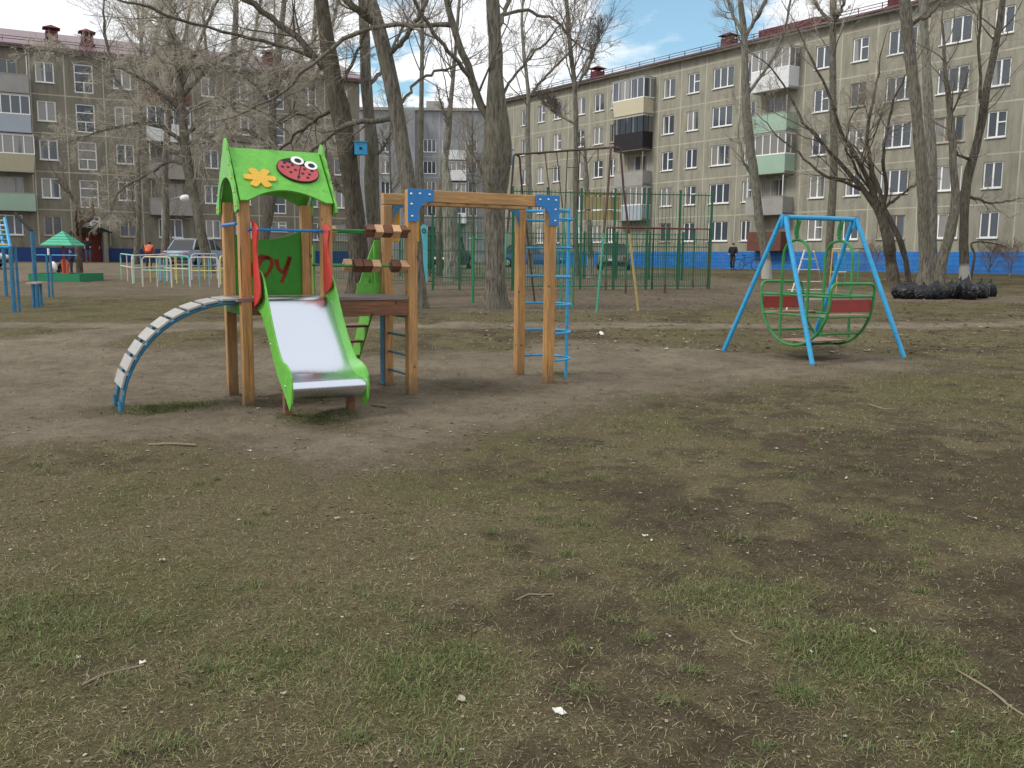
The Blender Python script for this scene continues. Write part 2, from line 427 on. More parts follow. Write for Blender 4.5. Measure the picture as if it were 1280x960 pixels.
# rear wall panel with graffiti
poly = [(.05, ZD - .03)] + [(.05 + (A_ - .1) * t, 1.66 + .10 * (abs(t - .42) * 1.75) ** 1.8) for t in [i/16 for i in range(17)]] + [(A_ - .05, ZD - .03)]
poly.reverse()
pn = MB().prism(poly, W_ - .012, W_ + .008).build('rear_panel', M['green_dark'], PS)
def stroke(pts, w, parent):
    """sprayed line lying on the panel face"""
    mb = MB(); P = fillet([(x, 0, z) for x, z in pts], .05, 6); vs = []
    for i, p in enumerate(P):
        t = (P[min(i+1, len(P)-1)] - P[max(i-1, 0)]).normalized(); nn = Vector((-t.z, 0, t.x)) * w/2 * (.8 + .4*rnd.random())
        vs += [Vector((p.x, W_ - .0150, p.z)) + nn, Vector((p.x, W_ - .0150, p.z)) - nn]
    fs = [(2*i, 2*i+1, 2*i+3, 2*i+2) for i in range(len(P)-1)]
    mb.add(vs, fs); return mb.build('graffiti', M['graffiti'], parent)
gx, gzz = .36, 1.36
stroke([(gx+.06, gzz+.10), (gx-.03, gzz+.14), (gx-.12, gzz+.05), (gx-.13, gzz-.06), (gx-.06, gzz-.11), (gx+.03, gzz-.07), (gx+.09, gzz+.04), (gx+.07, gzz+.12), (gx-.02, gzz+.10), (gx-.08, gzz+.0), (gx-.09, gzz-.08)], .042, pn)
stroke([(gx+.13, gzz+.10), (gx+.15, gzz+.0), (gx+.20, gzz-.05), (gx+.25, gzz+.04), (gx+.28, gzz+.12)], .042, pn)
stroke([(gx+.28, gzz+.13), (gx+.25, gzz+.02), (gx+.215, gzz-.08), (gx+.18, gzz-.15)], .044, pn)
# blue hand bars
MB().tube([(.03, -.06, 1.745), (A_ - .03, -.06, 1.745)], .015, 10).build('hand_bar', M['blue'], PS, True)
MB().tube([(-.06, .04, 1.80), (-.06, W_ - .04, 1.80)], .017, 10).build('hand_bar', M['blue'], PS, True)
# red curvy cheeks beside the slide entry
def cheek(x, h0, h1, th=.018):
    pts = []
    n = 18
    for i in range(n + 1):
        t = i / n; z = h0 + (h1 - h0) * t
        w = .19 + .05 * math.sin(t * math.pi * 2.2 + .4)
        if t < .12: w *= math.sqrt(t / .12) * .9 + .1
        if t > .88: w *= math.sqrt((1 - t) / .12) * .95 + .05
        pts.append((-.055 - w, z))
    poly = [(-.055, h0)] + pts + [(-.055, h1)]
    Mx = Matrix.Translation((x, 0, 0)) @ Matrix.Rotation(math.pi/2, 4, 'Z')
    o = MB().prism(poly, -th/2, th/2, Mx).build('side_cheek', M['red'], PS, bevel=.004)
    for z in (h0 + .15, (h0+h1)/2, h1 - .12):
        MB().ball((x + .012, -.085, z), (.008, .012, .012), 8, 5).build('bolt', M['bolt'], o, True)
cheek(.075, 1.00, 1.83); cheek(A_ - .04, 1.12, 1.83)
# ---- slide
prof = [(.06, 1.095), (-.10, 1.085), (-.16, 1.05), (-.21, .985), (-.30, .87), (-.40, .745), (-.50, .62), (-.58, .525), (-.65, .455), (-.72, .405), (-.80, .375), (-.90, .365), (-.975, .362), (-1.005, .350), (-1.025, .325), (-1.03, .29), (-1.02, .26), (-1.0, .22), (-.97, .195), (-.94, .185)]
SX0, SX1 = .125, .785
slide = None
mb = MB(); n = len(prof)
vs = [(SX0, y, z) for y, z in prof] + [(SX1, y, z) for y, z in prof]
mb.add(vs, [(i, i+1, n+i+1, n+i) for i in range(n-1)])
slide = mb.build('slide', M['steel'], PS, smooth=True)
def slide_side(x):
    top = [(.02, 1.31), (-.03, 1.34), (-.09, 1.35), (-.16, 1.34), (-.24, 1.28), (-.31, 1.17), (-.38, 1.04), (-.49, .86), (-.60, .705), (-.69, .60), (-.78, .53), (-.90, .51), (-.99, .47), (-1.045, .40), (-1.06, .30), (-1.04, .17)]
    bot = [(-.98, .095), (-.80, .26), (-.66, .36), (-.52, .50), (-.38, .68), (-.26, .82), (-.14, .93), (.02, .97)]
    poly = top + bot
    Mx = Matrix.Translation((x, 0, 0)) @ Matrix.Rotation(math.pi/2, 4, 'Z')
    o = MB().prism(poly, -.009, .009, Mx).build('side_panel', M['green'], slide, bevel=.003)
    for y, z in ((-.12, 1.02), (-.45, .66), (-.88, .31)):
        MB().ball((x - .011, y, z), (.007, .011, .011), 8, 5).build('bolt', M['bolt'], slide, True)
slide_side(SX0 - .010); slide_side(SX1 + .010)
for x in (SX0 + .03, SX1 - .05):
    MB().box((x - .035, -.80, -.1), (x + .035, -.73, .34)).build('support', M['wood_dark'], slide, bevel=.005)
for o_ in [slide] + children(slide):
    for v_ in o_.data.vertices: v_.co.x += max(0, -v_.co.y) * .075 * (1 if v_.co.x > .4 else .45)
# ---- bead rails on both sides of the bridge
def bead_rail(z, y, beads, name='bead_rail'):
    r = MB().tube([(A_ + .05, y, z), (E_ - .05, y, z)], .014, 10).build(name, M['green_edge'], PS, True)
    for t, dark in beads:
        x = A_ + (E_ - A_) * t; a = rnd.uniform(-.3, .3) + math.pi/4
        Mx = Matrix.Translation((x, y, z)) @ Matrix.Rotation(a, 4, 'X')
        MB().box((-.046, -.05, -.05), (.046, .05, .05), Mx).build('bead', M['bead_dark' if dark else 'bead_light'], r, bevel=.006)
bead_rail(1.76, 0, [(.50, 1), (.605, 0), (.71, 1), (.815, 0), (.92, 1)])
bead_rail(1.40, 0, [(.36, 1), (.465, 1), (.57, 0), (.80, 1), (.91, 0)])
bead_rail(1.76, W_, [(.2, 1), (.31, 0)]); bead_rail(1.40, W_, [(.5, 0), (.61, 1)])
# ---- rear stair
SXA, SXB = A_ + .10, E_ - .13
for x, nm in ((SXA, 'stringer'), (SXB, 'stringer')):
    poly = [(W_ + .03, ZD + .55), (W_ + .10, ZD + .50), (W_ + .17, ZD + .30), (W_ + .34, ZD + .02), (W_ + .46, ZD - .18), (W_ + .98, .12), (W_ + .98, 0), (W_ + .84, 0), (W_ + .04, ZD - .12)]
    poly.reverse()
    Mx = Matrix.Translation((x, 0, 0)) @ Matrix.Rotation(math.pi/2, 4, 'Z')
    MB().prism(poly, -.011, .011, Mx).build('stair_stringer', M['green'], PS, bevel=.003)
MB().box((E_ - .34, W_ + .047, ZD - .02), (E_ - .06, W_ + .062, ZD + .12)).build('stair_panel', M['green'], PS)
MB().prism([(E_ - .35, ZD), (E_ - .06, ZD), (E_ - .06, ZD + .60), (E_ - .12, ZD + .60), (E_ - .17, ZD + .48), (E_ - .27, ZD + .22)], W_ + .062, W_ + .080).build('stair_guard', M['green'], PS, bevel=.003)
MB().prism([(E_ - .20, ZD + .02), (E_ - .165, ZD + .02), (E_ - .168, ZD + .14), (E_ - .183, ZD + .18), (E_ - .197, ZD + .14)], W_ + .055, W_ + .0615).build('guard_slot', M['green_dark'], PS)
for k in range(5):
    z = ZD - .18 - k * .19; y = W_ + .10 + (ZD - z) * .82 - .10
    if z > .05: MB().box((SXA + .011, y - .07, z - .025), (SXB - .011, y + .08, z)).build('stair_tread', M['wood_dark'], PS)
# ladder rungs between the posts at the bridge end
for z in (.22, .43, .64, .85):
    MB().tube([(E_, .05, z), (E_, W_ - .05, z)], .013, 8).build('rung', M['blue_worn'], PS, True)
MB().box((E_ - .075, W_ - .04, .05), (E_ - .055, W_ + .04, .9)).build('side_strip', M['blue_worn'], PS)
# ---- arched climber
a0 = Vector((-.07, 0)); foot = 1.10
arc = []
for i in range(22):
    th = i / 21 * R(86)
    arc.append((-.06 - (foot) * math.sin(th), 1.06 * math.cos(th) ** .93 if i < 21 else .0))
arc = [(-.06, 1.035)] + [(-.06 - foot * math.sin(i/20*math.pi/2), -.02 + 1.055 * math.cos(i/20*math.pi/2)) for i in range(1, 20)] + [(-.06 - foot - .01, .12), (-.06 - foot - .01, -.12)]
ac = None
for y in (.10, W_ - .14):
    MB().tube([(x, y, z) for x, z in arc], .021, 10).build('arch_pipe', M['blue_worn'], PS, True)
cum = [0]
for i in range(1, 20): cum.append(cum[-1] + math.dist(arc[i-1], arc[i]))
def arc_at(s):
    for i in range(1, 20):
        if cum[i] >= s:
            t = (s - cum[i-1]) / (cum[i] - cum[i-1]); a, b_ = arc[i-1], arc[i]
            return Vector((a[0] + (b_[0]-a[0])*t, 0, a[1] + (b_[1]-a[1])*t)), Vector((b_[0]-a[0], 0, b_[1]-a[1])).normalized()
for k in range(9):
    p, t = arc_at(.085 + k * .160); nrm = Vector((t.z, 0, -t.x)); nrm = nrm if nrm.z > 0 or nrm.x < 0 else -nrm
    c = p + nrm * .030
    Mx = Matrix.Translation(c) @ Matrix(((t.x, 0, nrm.x, 0), (t.y, 1, nrm.y, 0), (t.z, 0, nrm.z, 0), (0, 0, 0, 1)))
    MB().box((-.066, .055, -.011), (.066, W_ - .095, .012), Mx).build('climbing_plank', M['plank'], PS, bevel=.004)
# ---- curved rung ladder at the far end
def u_rung(z):
    pts = [(L_ + .05, 0.02, z)] + [(L_ + .05 + .42 * math.sin(t), W_/2 - (W_/2 - .02) * math.cos(t), z) for t in [math.pi * i / 14 for i in range(1, 14)]] + [(L_ + .05, W_ - .02, z)]
    return pts
for z in (.30, .62, .95, 1.28, 1.62, 1.95, 2.10):
    if z > 2: 
        continue
    MB().tube(u_rung(z), .014, 8).build('curved_rung', M['blue_light'], PS, True)
MB().tube([(L_ + .0, .0, 2.06), (L_ + .47, W_/2, 2.06), (L_ + .0, W_, 2.06)], .017, 8).build('curved_rung', M['blue_light'], PS, True)
MB().tube([(L_ + .47, W_/2, -.1), (L_ + .47, W_/2, 2.09)], .020, 10).build('ladder_pole', M['blue_light'], PS, True)

# ------------------------------------------------------------------ round gondola swing
f1, f2, f3, f4 = gp(900, 440), gp(1018, 458), gp(1135, 450), gp(1010, 434)
m1, m2 = (f1 + f2) / 2, (f3 + f4) / 2
mid = (m1 + m2) / 2; bdir = (m2 - m1).normalized(); angb = math.atan2(bdir.y, bdir.x)
blen = (m2 - m1).length; hs = ((f1 - f2).length + (f3 - f4).length) / 4
SWZ = gz(mid.y)
SW = empty('gondola_swing', (mid.x, mid.y, SWZ), angb, 'round green gondola swing with red seats hung from a sky blue A-frame', 'swing')
hb = blen / 2; ZT = 2.015; tb = hb * .70
def sw_local(p):
    d_ = p - mid; return Vector((d_.x * math.cos(angb) + d_.y * math.sin(angb), -d_.x * math.sin(angb) + d_.y * math.cos(angb), 0))
cL, cR = sw_local(at(986, 276, m1.y - .0)), sw_local(at(1063, 279, m2.y + .0)); tb = (cR.x - cL.x) / 2; sxo = (cR.x + cL.x) / 2
for p_, sx in ((f1, -1), (f2, -1), (f3, 1), (f4, 1)):
    q_ = sw_local(p_); MB().tube([(q_.x, q_.y, -.12), (sxo + sx * tb, .03 * (1 if q_.y > 0 else -1), ZT)], .034, 12).build('frame_leg', M['blue_light'], SW, True)
for sx in (-1, 1):
    MB().prism([(sxo + sx*tb - .05, ZT + .03), (sxo + sx*tb + .05, ZT + .03), (sxo + sx*tb + .09, ZT - .14), (sxo + sx*tb - .09, ZT - .14)], -.045, -.037).build('gusset_plate', M['blue_light'], SW)
MB().tube([(sxo - tb - .04, 0, ZT), (sxo + tb + .04, 0, ZT)], .034, 12).build('top_bar', M['blue_light'], SW, True)
gb = .41; RG = .70; ZC = .99
GN = MB()
for sx in (-1, 1):
    x = sx * gb
    GN.tube([(x, 0, ZT - .02), (x, 0, 1.80)], .02, 8)
    GN.tube([(x - .0, -.03, ZT - .03), (x, .03, ZT - .12), (x, 0, 1.85)], .03, 8)
    # inverted U hanger
    GN.tube(fillet([(x, -.27, .40), (x, -.27, 1.62), (x, -.20, 1.76), (x, 0, 1.83), (x, .20, 1.76), (x, .27, 1.62), (x, .27, .40)], .12), .021, 8)
    # hull half circle
    GN.tube([(x, RG * math.sin(t), ZC - RG * math.cos(t)) for t in [R(-92) + R(184) * i / 30 for i in range(31)]], .021, 8)
    for z in (1.02, .73): 
        w = math.sqrt(max(0, RG**2 - (ZC - z)**2)); GN.tube([(x, -w, z), (x, w, z)], .016, 8)
for sy in (-1, 1):
    y = sy * RG
    GN.tube(fillet([(-gb, y, .98), (-gb, y * 1.03, 1.20), (gb, y * 1.03, 1.20), (gb, y, .98)], .14), .021, 8)
    for z in (1.02, .73, .48): 
        w = sy * math.sqrt(max(0, RG**2 - (ZC - z)**2)); GN.tube([(-gb, w, z), (gb, w, z)], .016, 8)
GN.tube([(-gb, 0, ZC - RG), (gb, 0, ZC - RG)], .017, 8)
for v_i, v_ in enumerate(GN.v): GN.v[v_i] = (v_[0] + sxo, v_[1], v_[2] - (.115 if v_[2] < 1.9 else 0))
gon = GN.build('gondola_frame', M['green_edge'], SW, True)
for sy in (-1, 1):
    MB().box((-gb + .02, sy*.675 - .011, .80), (gb - .02, sy*.675 + .011, .975)).build('seat_back', M['seat_red'], SW, bevel=.004, loc=(sxo, 0, -.115))
    y0, y1 = sorted((sy * .40, sy * .66))
    MB().box((-gb + .02, y0, .735), (gb - .02, y1, .76)).build('seat', M['seat_wood'], SW, bevel=.004, loc=(sxo, 0, -.115))
MB().box((-gb + .02, -.24, .345), (gb - .02, .24, .365)).build('footboard', M['seat_wood'], SW, bevel=.004, loc=(sxo, 0, -.115))
MB().tube([(-gb, 0, .335), (gb, 0, .335)], .012, 6).build('foot_bar', M['green_edge'], SW, loc=(sxo, 0, -.115))
# ------------------------------------------------------------------ sky and light
w = bpy.data.worlds.new('World'); scene.world = w; w.use_nodes = True; nt = w.node_tree
bg = nt.nodes['Background']; bg.inputs['Strength'].default_value = .092
SUN_EL, SUN_AZ = R(46), R(248)          # azimuth clockwise from +y
sky = nt.nodes.new('ShaderNodeTexSky'); sky.sky_type = 'NISHITA'; sky.sun_disc = False; sky.sun_elevation = SUN_EL; sky.sun_rotation = SUN_AZ
tc = nt.nodes.new('ShaderNodeTexCoord'); sp = nt.nodes.new('ShaderNodeSeparateXYZ'); nt.links.new(tc.outputs['Generated'], sp.inputs[0])
mx = N(nt, 'ShaderNodeMath', operation='MAXIMUM'); nt.links.new(sp.outputs[2], mx.inputs[0]); mx.inputs[1].default_value = 0
ad = N(nt, 'ShaderNodeMath', operation='ADD'); nt.links.new(mx.outputs[0], ad.inputs[0]); ad.inputs[1].default_value = .16
dv = N(nt, 'ShaderNodeVectorMath', operation='DIVIDE'); nt.links.new(tc.outputs['Generated'], dv.inputs[0])
cb = nt.nodes.new('ShaderNodeCombineXYZ'); [nt.links.new(ad.outputs[0], cb.inputs[i]) for i in range(3)]
nt.links.new(cb.outputs[0], dv.inputs[1])
n1 = noise(nt, dv.outputs[0], 1.35, 7, .55)
cov = ramp(nt, n1, [(.28, 0), (.42, 1)])
def hole(px, py, ang):
    global cov
    d = Vector(ray(px, py)).normalized()
    dt = N(nt, 'ShaderNodeVectorMath', operation='DOT_PRODUCT'); nt.links.new(tc.outputs['Generated'], dt.inputs[0]); dt.inputs[1].default_value = d
    nz = N(nt, 'ShaderNodeMath', operation='MULTIPLY_ADD'); nt.links.new(noise(nt, dv.outputs[0], 5, 5), nz.inputs[0]); nz.inputs[1].default_value = .012 * ang / 4; nt.links.new(dt.outputs['Value'], nz.inputs[2])
    mr = nt.nodes.new('ShaderNodeMapRange'); c0 = math.cos(R(ang * 1.25)) + .006 * ang / 4; c1 = math.cos(R(ang * .6)) + .006 * ang / 4
    mr.inputs['From Min'].default_value = c0; mr.inputs['From Max'].default_value = c1; mr.inputs['To Min'].default_value = 1; mr.inputs['To Max'].default_value = .12
    nt.links.new(nz.outputs[0], mr.inputs['Value'])
    mm = N(nt, 'ShaderNodeMath', operation='MULTIPLY'); nt.links.new(cov, mm.inputs[0]); nt.links.new(mr.outputs[0], mm.inputs[1]); cov = mm.outputs[0]
hole(860, 0, 5.0); hole(490, 80, 2.2)
cc = mix(nt, noise(nt, dv.outputs[0], 3.2, 6, .6), (10.0, 10.4, 11.2), (13.4, 13.4, 13.3))
cc = mix(nt, ramp(nt, sp.outputs[2], [(.0, 0), (.12, 1)]), (8.4, 8.7, 9.4), cc)
skb = mix(nt, 1.0, sky.outputs[0], (1.2, 1.75, 1.75), 'MULTIPLY')
fin = mix(nt, cov, skb, cc)
nt.links.new(fin, bg.inputs['Color'])
sd = bpy.data.lights.new('sun', 'SUN'); so = bpy.data.objects.new('sun', sd); col.objects.link(so)
sd.energy = 2.3; sd.angle = R(16); sd.color = (1, .96, .90)
dirv = Vector((math.sin(SUN_AZ) * math.cos(SUN_EL), math.cos(SUN_AZ) * math.cos(SUN_EL), math.sin(SUN_EL)))
so.rotation_euler = dirv.to_track_quat('Z', 'Y').to_euler()
vs_ = scene.view_settings; vs_.view_transform = 'Standard'; vs_.look = 'None'; vs_.gamma = 1; vs_.use_curve_mapping = False; vs_.exposure = .06
scene.cycles.max_bounces = 5; scene.cycles.diffuse_bounces = 3; scene.cycles.glossy_bounces = 3
try: scene.cycles.use_denoising = True
except Exception: pass

# ------------------------------------------------------------------ ground
def world_poly(pix): return np.array([[*gp(x, y)[:2]] for x, y in pix])
P_DIRT = world_poly([(-300, 452), (0, 436), (70, 428), (200, 440), (300, 432), (480, 446), (620, 438), (720, 428), (900, 434), (1050, 440), (1180, 452), (1190, 466), (1060, 474), (900, 482), (800, 492), (720, 515), (640, 545), (540, 575), (460, 590), (380, 592), (340, 574), (250, 562), (120, 558), (0, 562), (-300, 566)])
P_PATH = world_poly([(-600, 405), (-100, 404), (250, 402), (640, 403), (1000, 404), (1280, 402), (1900, 402), (1900, 409), (1280, 409), (1000, 412), (640, 411), (250, 412), (190, 418), (150, 432), (0, 445), (-300, 450), (-300, 425), (60, 420), (120, 410), (-600, 411)])
P_YARD = world_poly([(-900, 352), (0, 352), (300, 345), (640, 345), (760, 341), (900, 347), (1000, 358), (1100, 364), (1300, 369), (1900, 369), (1900, 381), (1280, 379), (1100, 378), (900, 385), (820, 388), (760, 393), (640, 392), (500, 388), (300, 378), (200, 372), (0, 372), (-900, 371)])
P_DRIVE = world_poly([(-900, 331), (640, 331), (780, 336), (860, 341), (640, 345), (300, 345), (0, 352), (-900, 352)])
def sdist(P, x, y):
    """signed distance to polygon, positive inside"""
    d = np.full(x.shape, 1e9); inside = np.zeros(x.shape, bool); n = len(P)
    for i in range(n):
        a, b_ = P[i], P[(i + 1) % n]; e = b_ - a
        t = np.clip(((x - a[0]) * e[0] + (y - a[1]) * e[1]) / max(e @ e, 1e-9), 0, 1)
        d = np.minimum(d, np.hypot(x - a[0] - t * e[0], y - a[1] - t * e[1]))
        c = ((a[1] > y) != (b_[1] > y)) & (x < (b_[0] - a[0]) * (y - a[1]) / (b_[1] - a[1] + 1e-12) + a[0]); inside ^= c
    return np.where(inside, d, -d)
_g = rng.random((64, 64, 4))
def vnoise(x, y, s, k=0):
    u = x * s + 13.7 * k; v = y * s + 7.1 * k; i = np.floor(u).astype(int); j = np.floor(v).astype(int)
    fu, fv = u - i, v - j; fu = fu*fu*(3-2*fu); fv = fv*fv*(3-2*fv); g = _g[:, :, k % 4]
    a = g[i % 64, j % 64]; b_ = g[(i+1) % 64, j % 64]; c = g[i % 64, (j+1) % 64]; d = g[(i+1) % 64, (j+1) % 64]
    return (a*(1-fu) + b_*fu)*(1-fv) + (c*(1-fu) + d*fu)*fv
def fbm(x, y, s, k=0): return (vnoise(x, y, s, k) + .5*vnoise(x, y, s*2.1, k+1) + .25*vnoise(x, y, s*4.3, k+2) + .125*vnoise(x, y, s*9, k+3)) / 1.875
def smooth(a, b, v): t = np.clip((v - a) / (b - a), 0, 1); return t*t*(3-2*t)
TUFTS = [(*gp(1080, 815)[:2], .32, 1.0), (*gp(510, 855)[:2], .3, .7), (*gp(560, 830)[:2], .25, .7), (*gp(20, 770)[:2], .35, .7), (*gp(880, 750)[:2], .3, .5), (*gp(960, 740)[:2], .3, .5), (*gp(210, 508)[:2], .30, 1.0), (*gp(255, 505)[:2], .25, .8), (*gp(180, 510)[:2], .2, 1.0), (*gp(400, 520)[:2], .3, 1.0), (*gp(700, 468)[:2], .25, .8), (*gp(1240, 935)[:2], .2, .7), (*gp(350, 820)[:2], .4, .5), (*gp(40, 800)[:2], .4, .5)]
_u, _v = (math.cos(R(29.0)), math.sin(R(29.0))), (-math.sin(R(29.0)), math.cos(R(29.0)))
def _ps(a, b_): return (-2.62 + a*_u[0] + b_*_v[0], 9.10 + a*_u[1] + b_*_v[1])
SHADED_HOLLOWS = [(*_ps(.45, -1.25), .35, .05), (*_ps(.4, .35), .5, .015), (*_ps(2.6, .35), .6, .02), (4.44, 13.68, .62, .05), (*_ps(-1.2, .3), .3, .01)]
MOUNDS = [_ps(a, b_) for a in (0, .82, 1.75, 3.48) for b_ in (0, .70)] + [_ps(.155, -.76), _ps(.73, -.76), (3.17, 14.05), (4.12, 12.54), (5.72, 13.32), (4.75, 14.81), _ps(-1.17, .1), _ps(-1.17, .56)]
TUFTS += [(mx_, my_, .12, .55) for i_, (mx_, my_) in enumerate(MOUNDS) if i_ % 3 != 1]
def masks(x, y):
    """bare: 1 = bare soil; green: how green the growth is; light: dry trodden soil, with contact shade darkened in"""
    wob = (fbm(x, y, 1.1) - .5) * 1.3 + (fbm(x, y, 4.0, 1) - .5) * .5
    sc = np.clip(y / 9, .5, 3)
    dirt = smooth(-.6, .6, sdist(P_DIRT, x, y) + wob * .7 * sc)
    path = smooth(-.25, .35, sdist(P_PATH, x, y) + wob * .35 * sc)
    yard = smooth(-.6, .8, sdist(P_YARD, x, y) + wob * 1.2)
    drive = smooth(-1, 1, sdist(P_DRIVE, x, y) + wob)
    bias = .055 * smooth(-.12, .30, x / (y + .5)) * smooth(13, 5, y) - .045 * smooth(.05, .35, -x / (y + .5)) + .05 * (fbm(x, y, .35, 1) - .5)
    patch = smooth(.36, .70, fbm(x, y, .55, 2) * .34 + fbm(x, y, 2.1, 3) * .38 + fbm(x, y, 7.5, 1) * .28 + bias)
    bare = np.maximum.reduce([dirt, path * .95, yard, drive, patch * .88 * (.75 + .5 * vnoise(x, y, 11, 2))])
    green = smooth(.42, .70, fbm(x, y, 1.3, 3)) * .40
    for tx, ty, tr, ts in TUFTS:
        g = np.exp(-((x - tx)**2 + (y - ty)**2 * .7) / (tr*tr)) * ts * smooth(.3, .55, fbm(x, y, 6, 1))
        bare = np.clip(bare - g * 1.0, 0, 1); green = np.maximum(green, g)
    light = np.maximum.reduce([dirt * .9, path, yard * .6, drive * .9])
    for hx, hy, hr, hk in SHADED_HOLLOWS: light = light * (1 - .8 * np.exp(-((x - hx)**2 + (y - hy)**2) / (hr*hr)))  # worn dips also carry painted contact shade under swing, slide and frame
    return bare, green, light
def height(x, y, bare):
    gy = .88 * np.clip((y - 9.3) / 39.7, 0, 1)
    for hx, hy, hr, hk in SHADED_HOLLOWS: gy = gy - hk * np.exp(-((x - hx)**2 + (y - hy)**2) / (hr*hr))
    for mx_, my_ in MOUNDS: gy = gy + .028 * np.exp(-((x - mx_)**2 + (y - my_)**2) / .018)
    return gy + (fbm(x, y, .8) - .5) * .05 * np.clip(y / 6, .4, 1) + (fbm(x, y, 5, 2) - .5) * .040 + (fbm(x, y, 17, 1) - .5) * .016
ys = np.concatenate([np.linspace(-6, 1.6, 12), 1.7 * (60 / 1.7) ** (np.linspace(0, 1, 640)), np.array([64, 72, 90, 130, 200, 400, 900, 1600])])
us = np.linspace(-1, 1, 521); us = np.sign(us) * np.abs(us) ** 1.15
YY, UU = np.meshgrid(ys, us, indexing='ij')
XX = UU * (np.maximum(YY, 0) * .95 + 4.0)
XX = np.where(YY > 60, UU * (YY * 1.6), XX)
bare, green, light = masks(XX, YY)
ZZ = height(XX, YY, bare)
ny, nx = YY.shape
idx = np.arange(ny * nx).reshape(ny, nx)
quads = np.stack([idx[:-1, :-1], idx[:-1, 1:], idx[1:, 1:], idx[1:, :-1]], -1).reshape(-1, 4)
verts = np.stack([XX, YY, ZZ], -1).reshape(-1, 3)
m, nt, b = nodes('trodden_soil_and_dry_turf')
at_ = nt.nodes.new('ShaderNodeAttribute'); at_.attribute_name = 'tint'; sp = nt.nodes.new('ShaderNodeSeparateColor'); nt.links.new(at_.outputs['Color'], sp.inputs[0])
v = coords(nt); nf = noise(nt, v, 34, 8, .75); nm = noise(nt, v, 5, 8, .7); nl = noise(nt, v, 1.1, 6, .65); nx_ = noise(nt, v, 95, 4, .7)
def tone(lo, hi, k): return mix(nt, ramp(nt, k, [(.30, 0), (.70, 1)]), lo, hi)
grit = mix(nt, .5, nf, nx_)
soil = tone((.024, .019, .011), (.135, .108, .068), grit)
soil = mix(nt, ramp(nt, nm, [(.38, .75), (.55, 0)]), soil, mix(nt, 1.0, soil, (.55, .52, .48), 'MULTIPLY'))
dry = tone((.100, .082, .058), (.310, .262, .196), grit)
dry = mix(nt, ramp(nt, nl, [(.36, .8), (.62, 0)]), dry, mix(nt, 1.0, dry, (.66, .63, .60), 'MULTIPLY'))
dry = mix(nt, ramp(nt, nm, [(.40, .6), (.52, 0)]), dry, mix(nt, 1.0, dry, (.70, .67, .62), 'MULTIPLY'))
turf = tone((.026, .021, .011), (.225, .190, .105), grit); turfg = tone((.022, .027, .008), (.140, .155, .048), grit)
turf = mix(nt, sp.outputs[1], turf, turfg)
turf = mix(nt, ramp(nt, nl, [(.35, 0), (.65, .45)]), turf, mix(nt, 1.0, turf, (.7, .66, .6), 'MULTIPLY'))
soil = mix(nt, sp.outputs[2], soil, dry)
bm = N(nt, 'ShaderNodeMath', operation='MULTIPLY_ADD'); nt.links.new(nm, bm.inputs[0]); bm.inputs[1].default_value = 1.7; nt.links.new(sp.outputs[0], bm.inputs[2])
bm2 = N(nt, 'ShaderNodeMath', operation='MULTIPLY_ADD'); nt.links.new(nf, bm2.inputs[0]); bm2.inputs[1].default_value = 1.2; nt.links.new(bm.outputs[0], bm2.inputs[2])
mr = nt.nodes.new('ShaderNodeMapRange'); mr.inputs['From Min'].default_value = 1.72; mr.inputs['From Max'].default_value = 2.08; nt.links.new(bm2.outputs[0], mr.inputs['Value'])
nt.links.new(mix(nt, mr.outputs[0], turf, soil), b.inputs['Base Color'])
b.inputs['Roughness'].default_value = .95; b.inputs['Specular IOR Level'].default_value = .1
bump(nt, b, mix(nt, .5, nm, grit), 1.0, .05)
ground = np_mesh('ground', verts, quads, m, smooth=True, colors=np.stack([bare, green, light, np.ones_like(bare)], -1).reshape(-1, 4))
tag(ground, kind='structure')
def gh(x, y):
    x = np.atleast_1d(np.asarray(x, float)); y = np.atleast_1d(np.asarray(y, float))
    return height(x, y, 0)
def gzz_(x, y): return float(gh(x, y)[0])

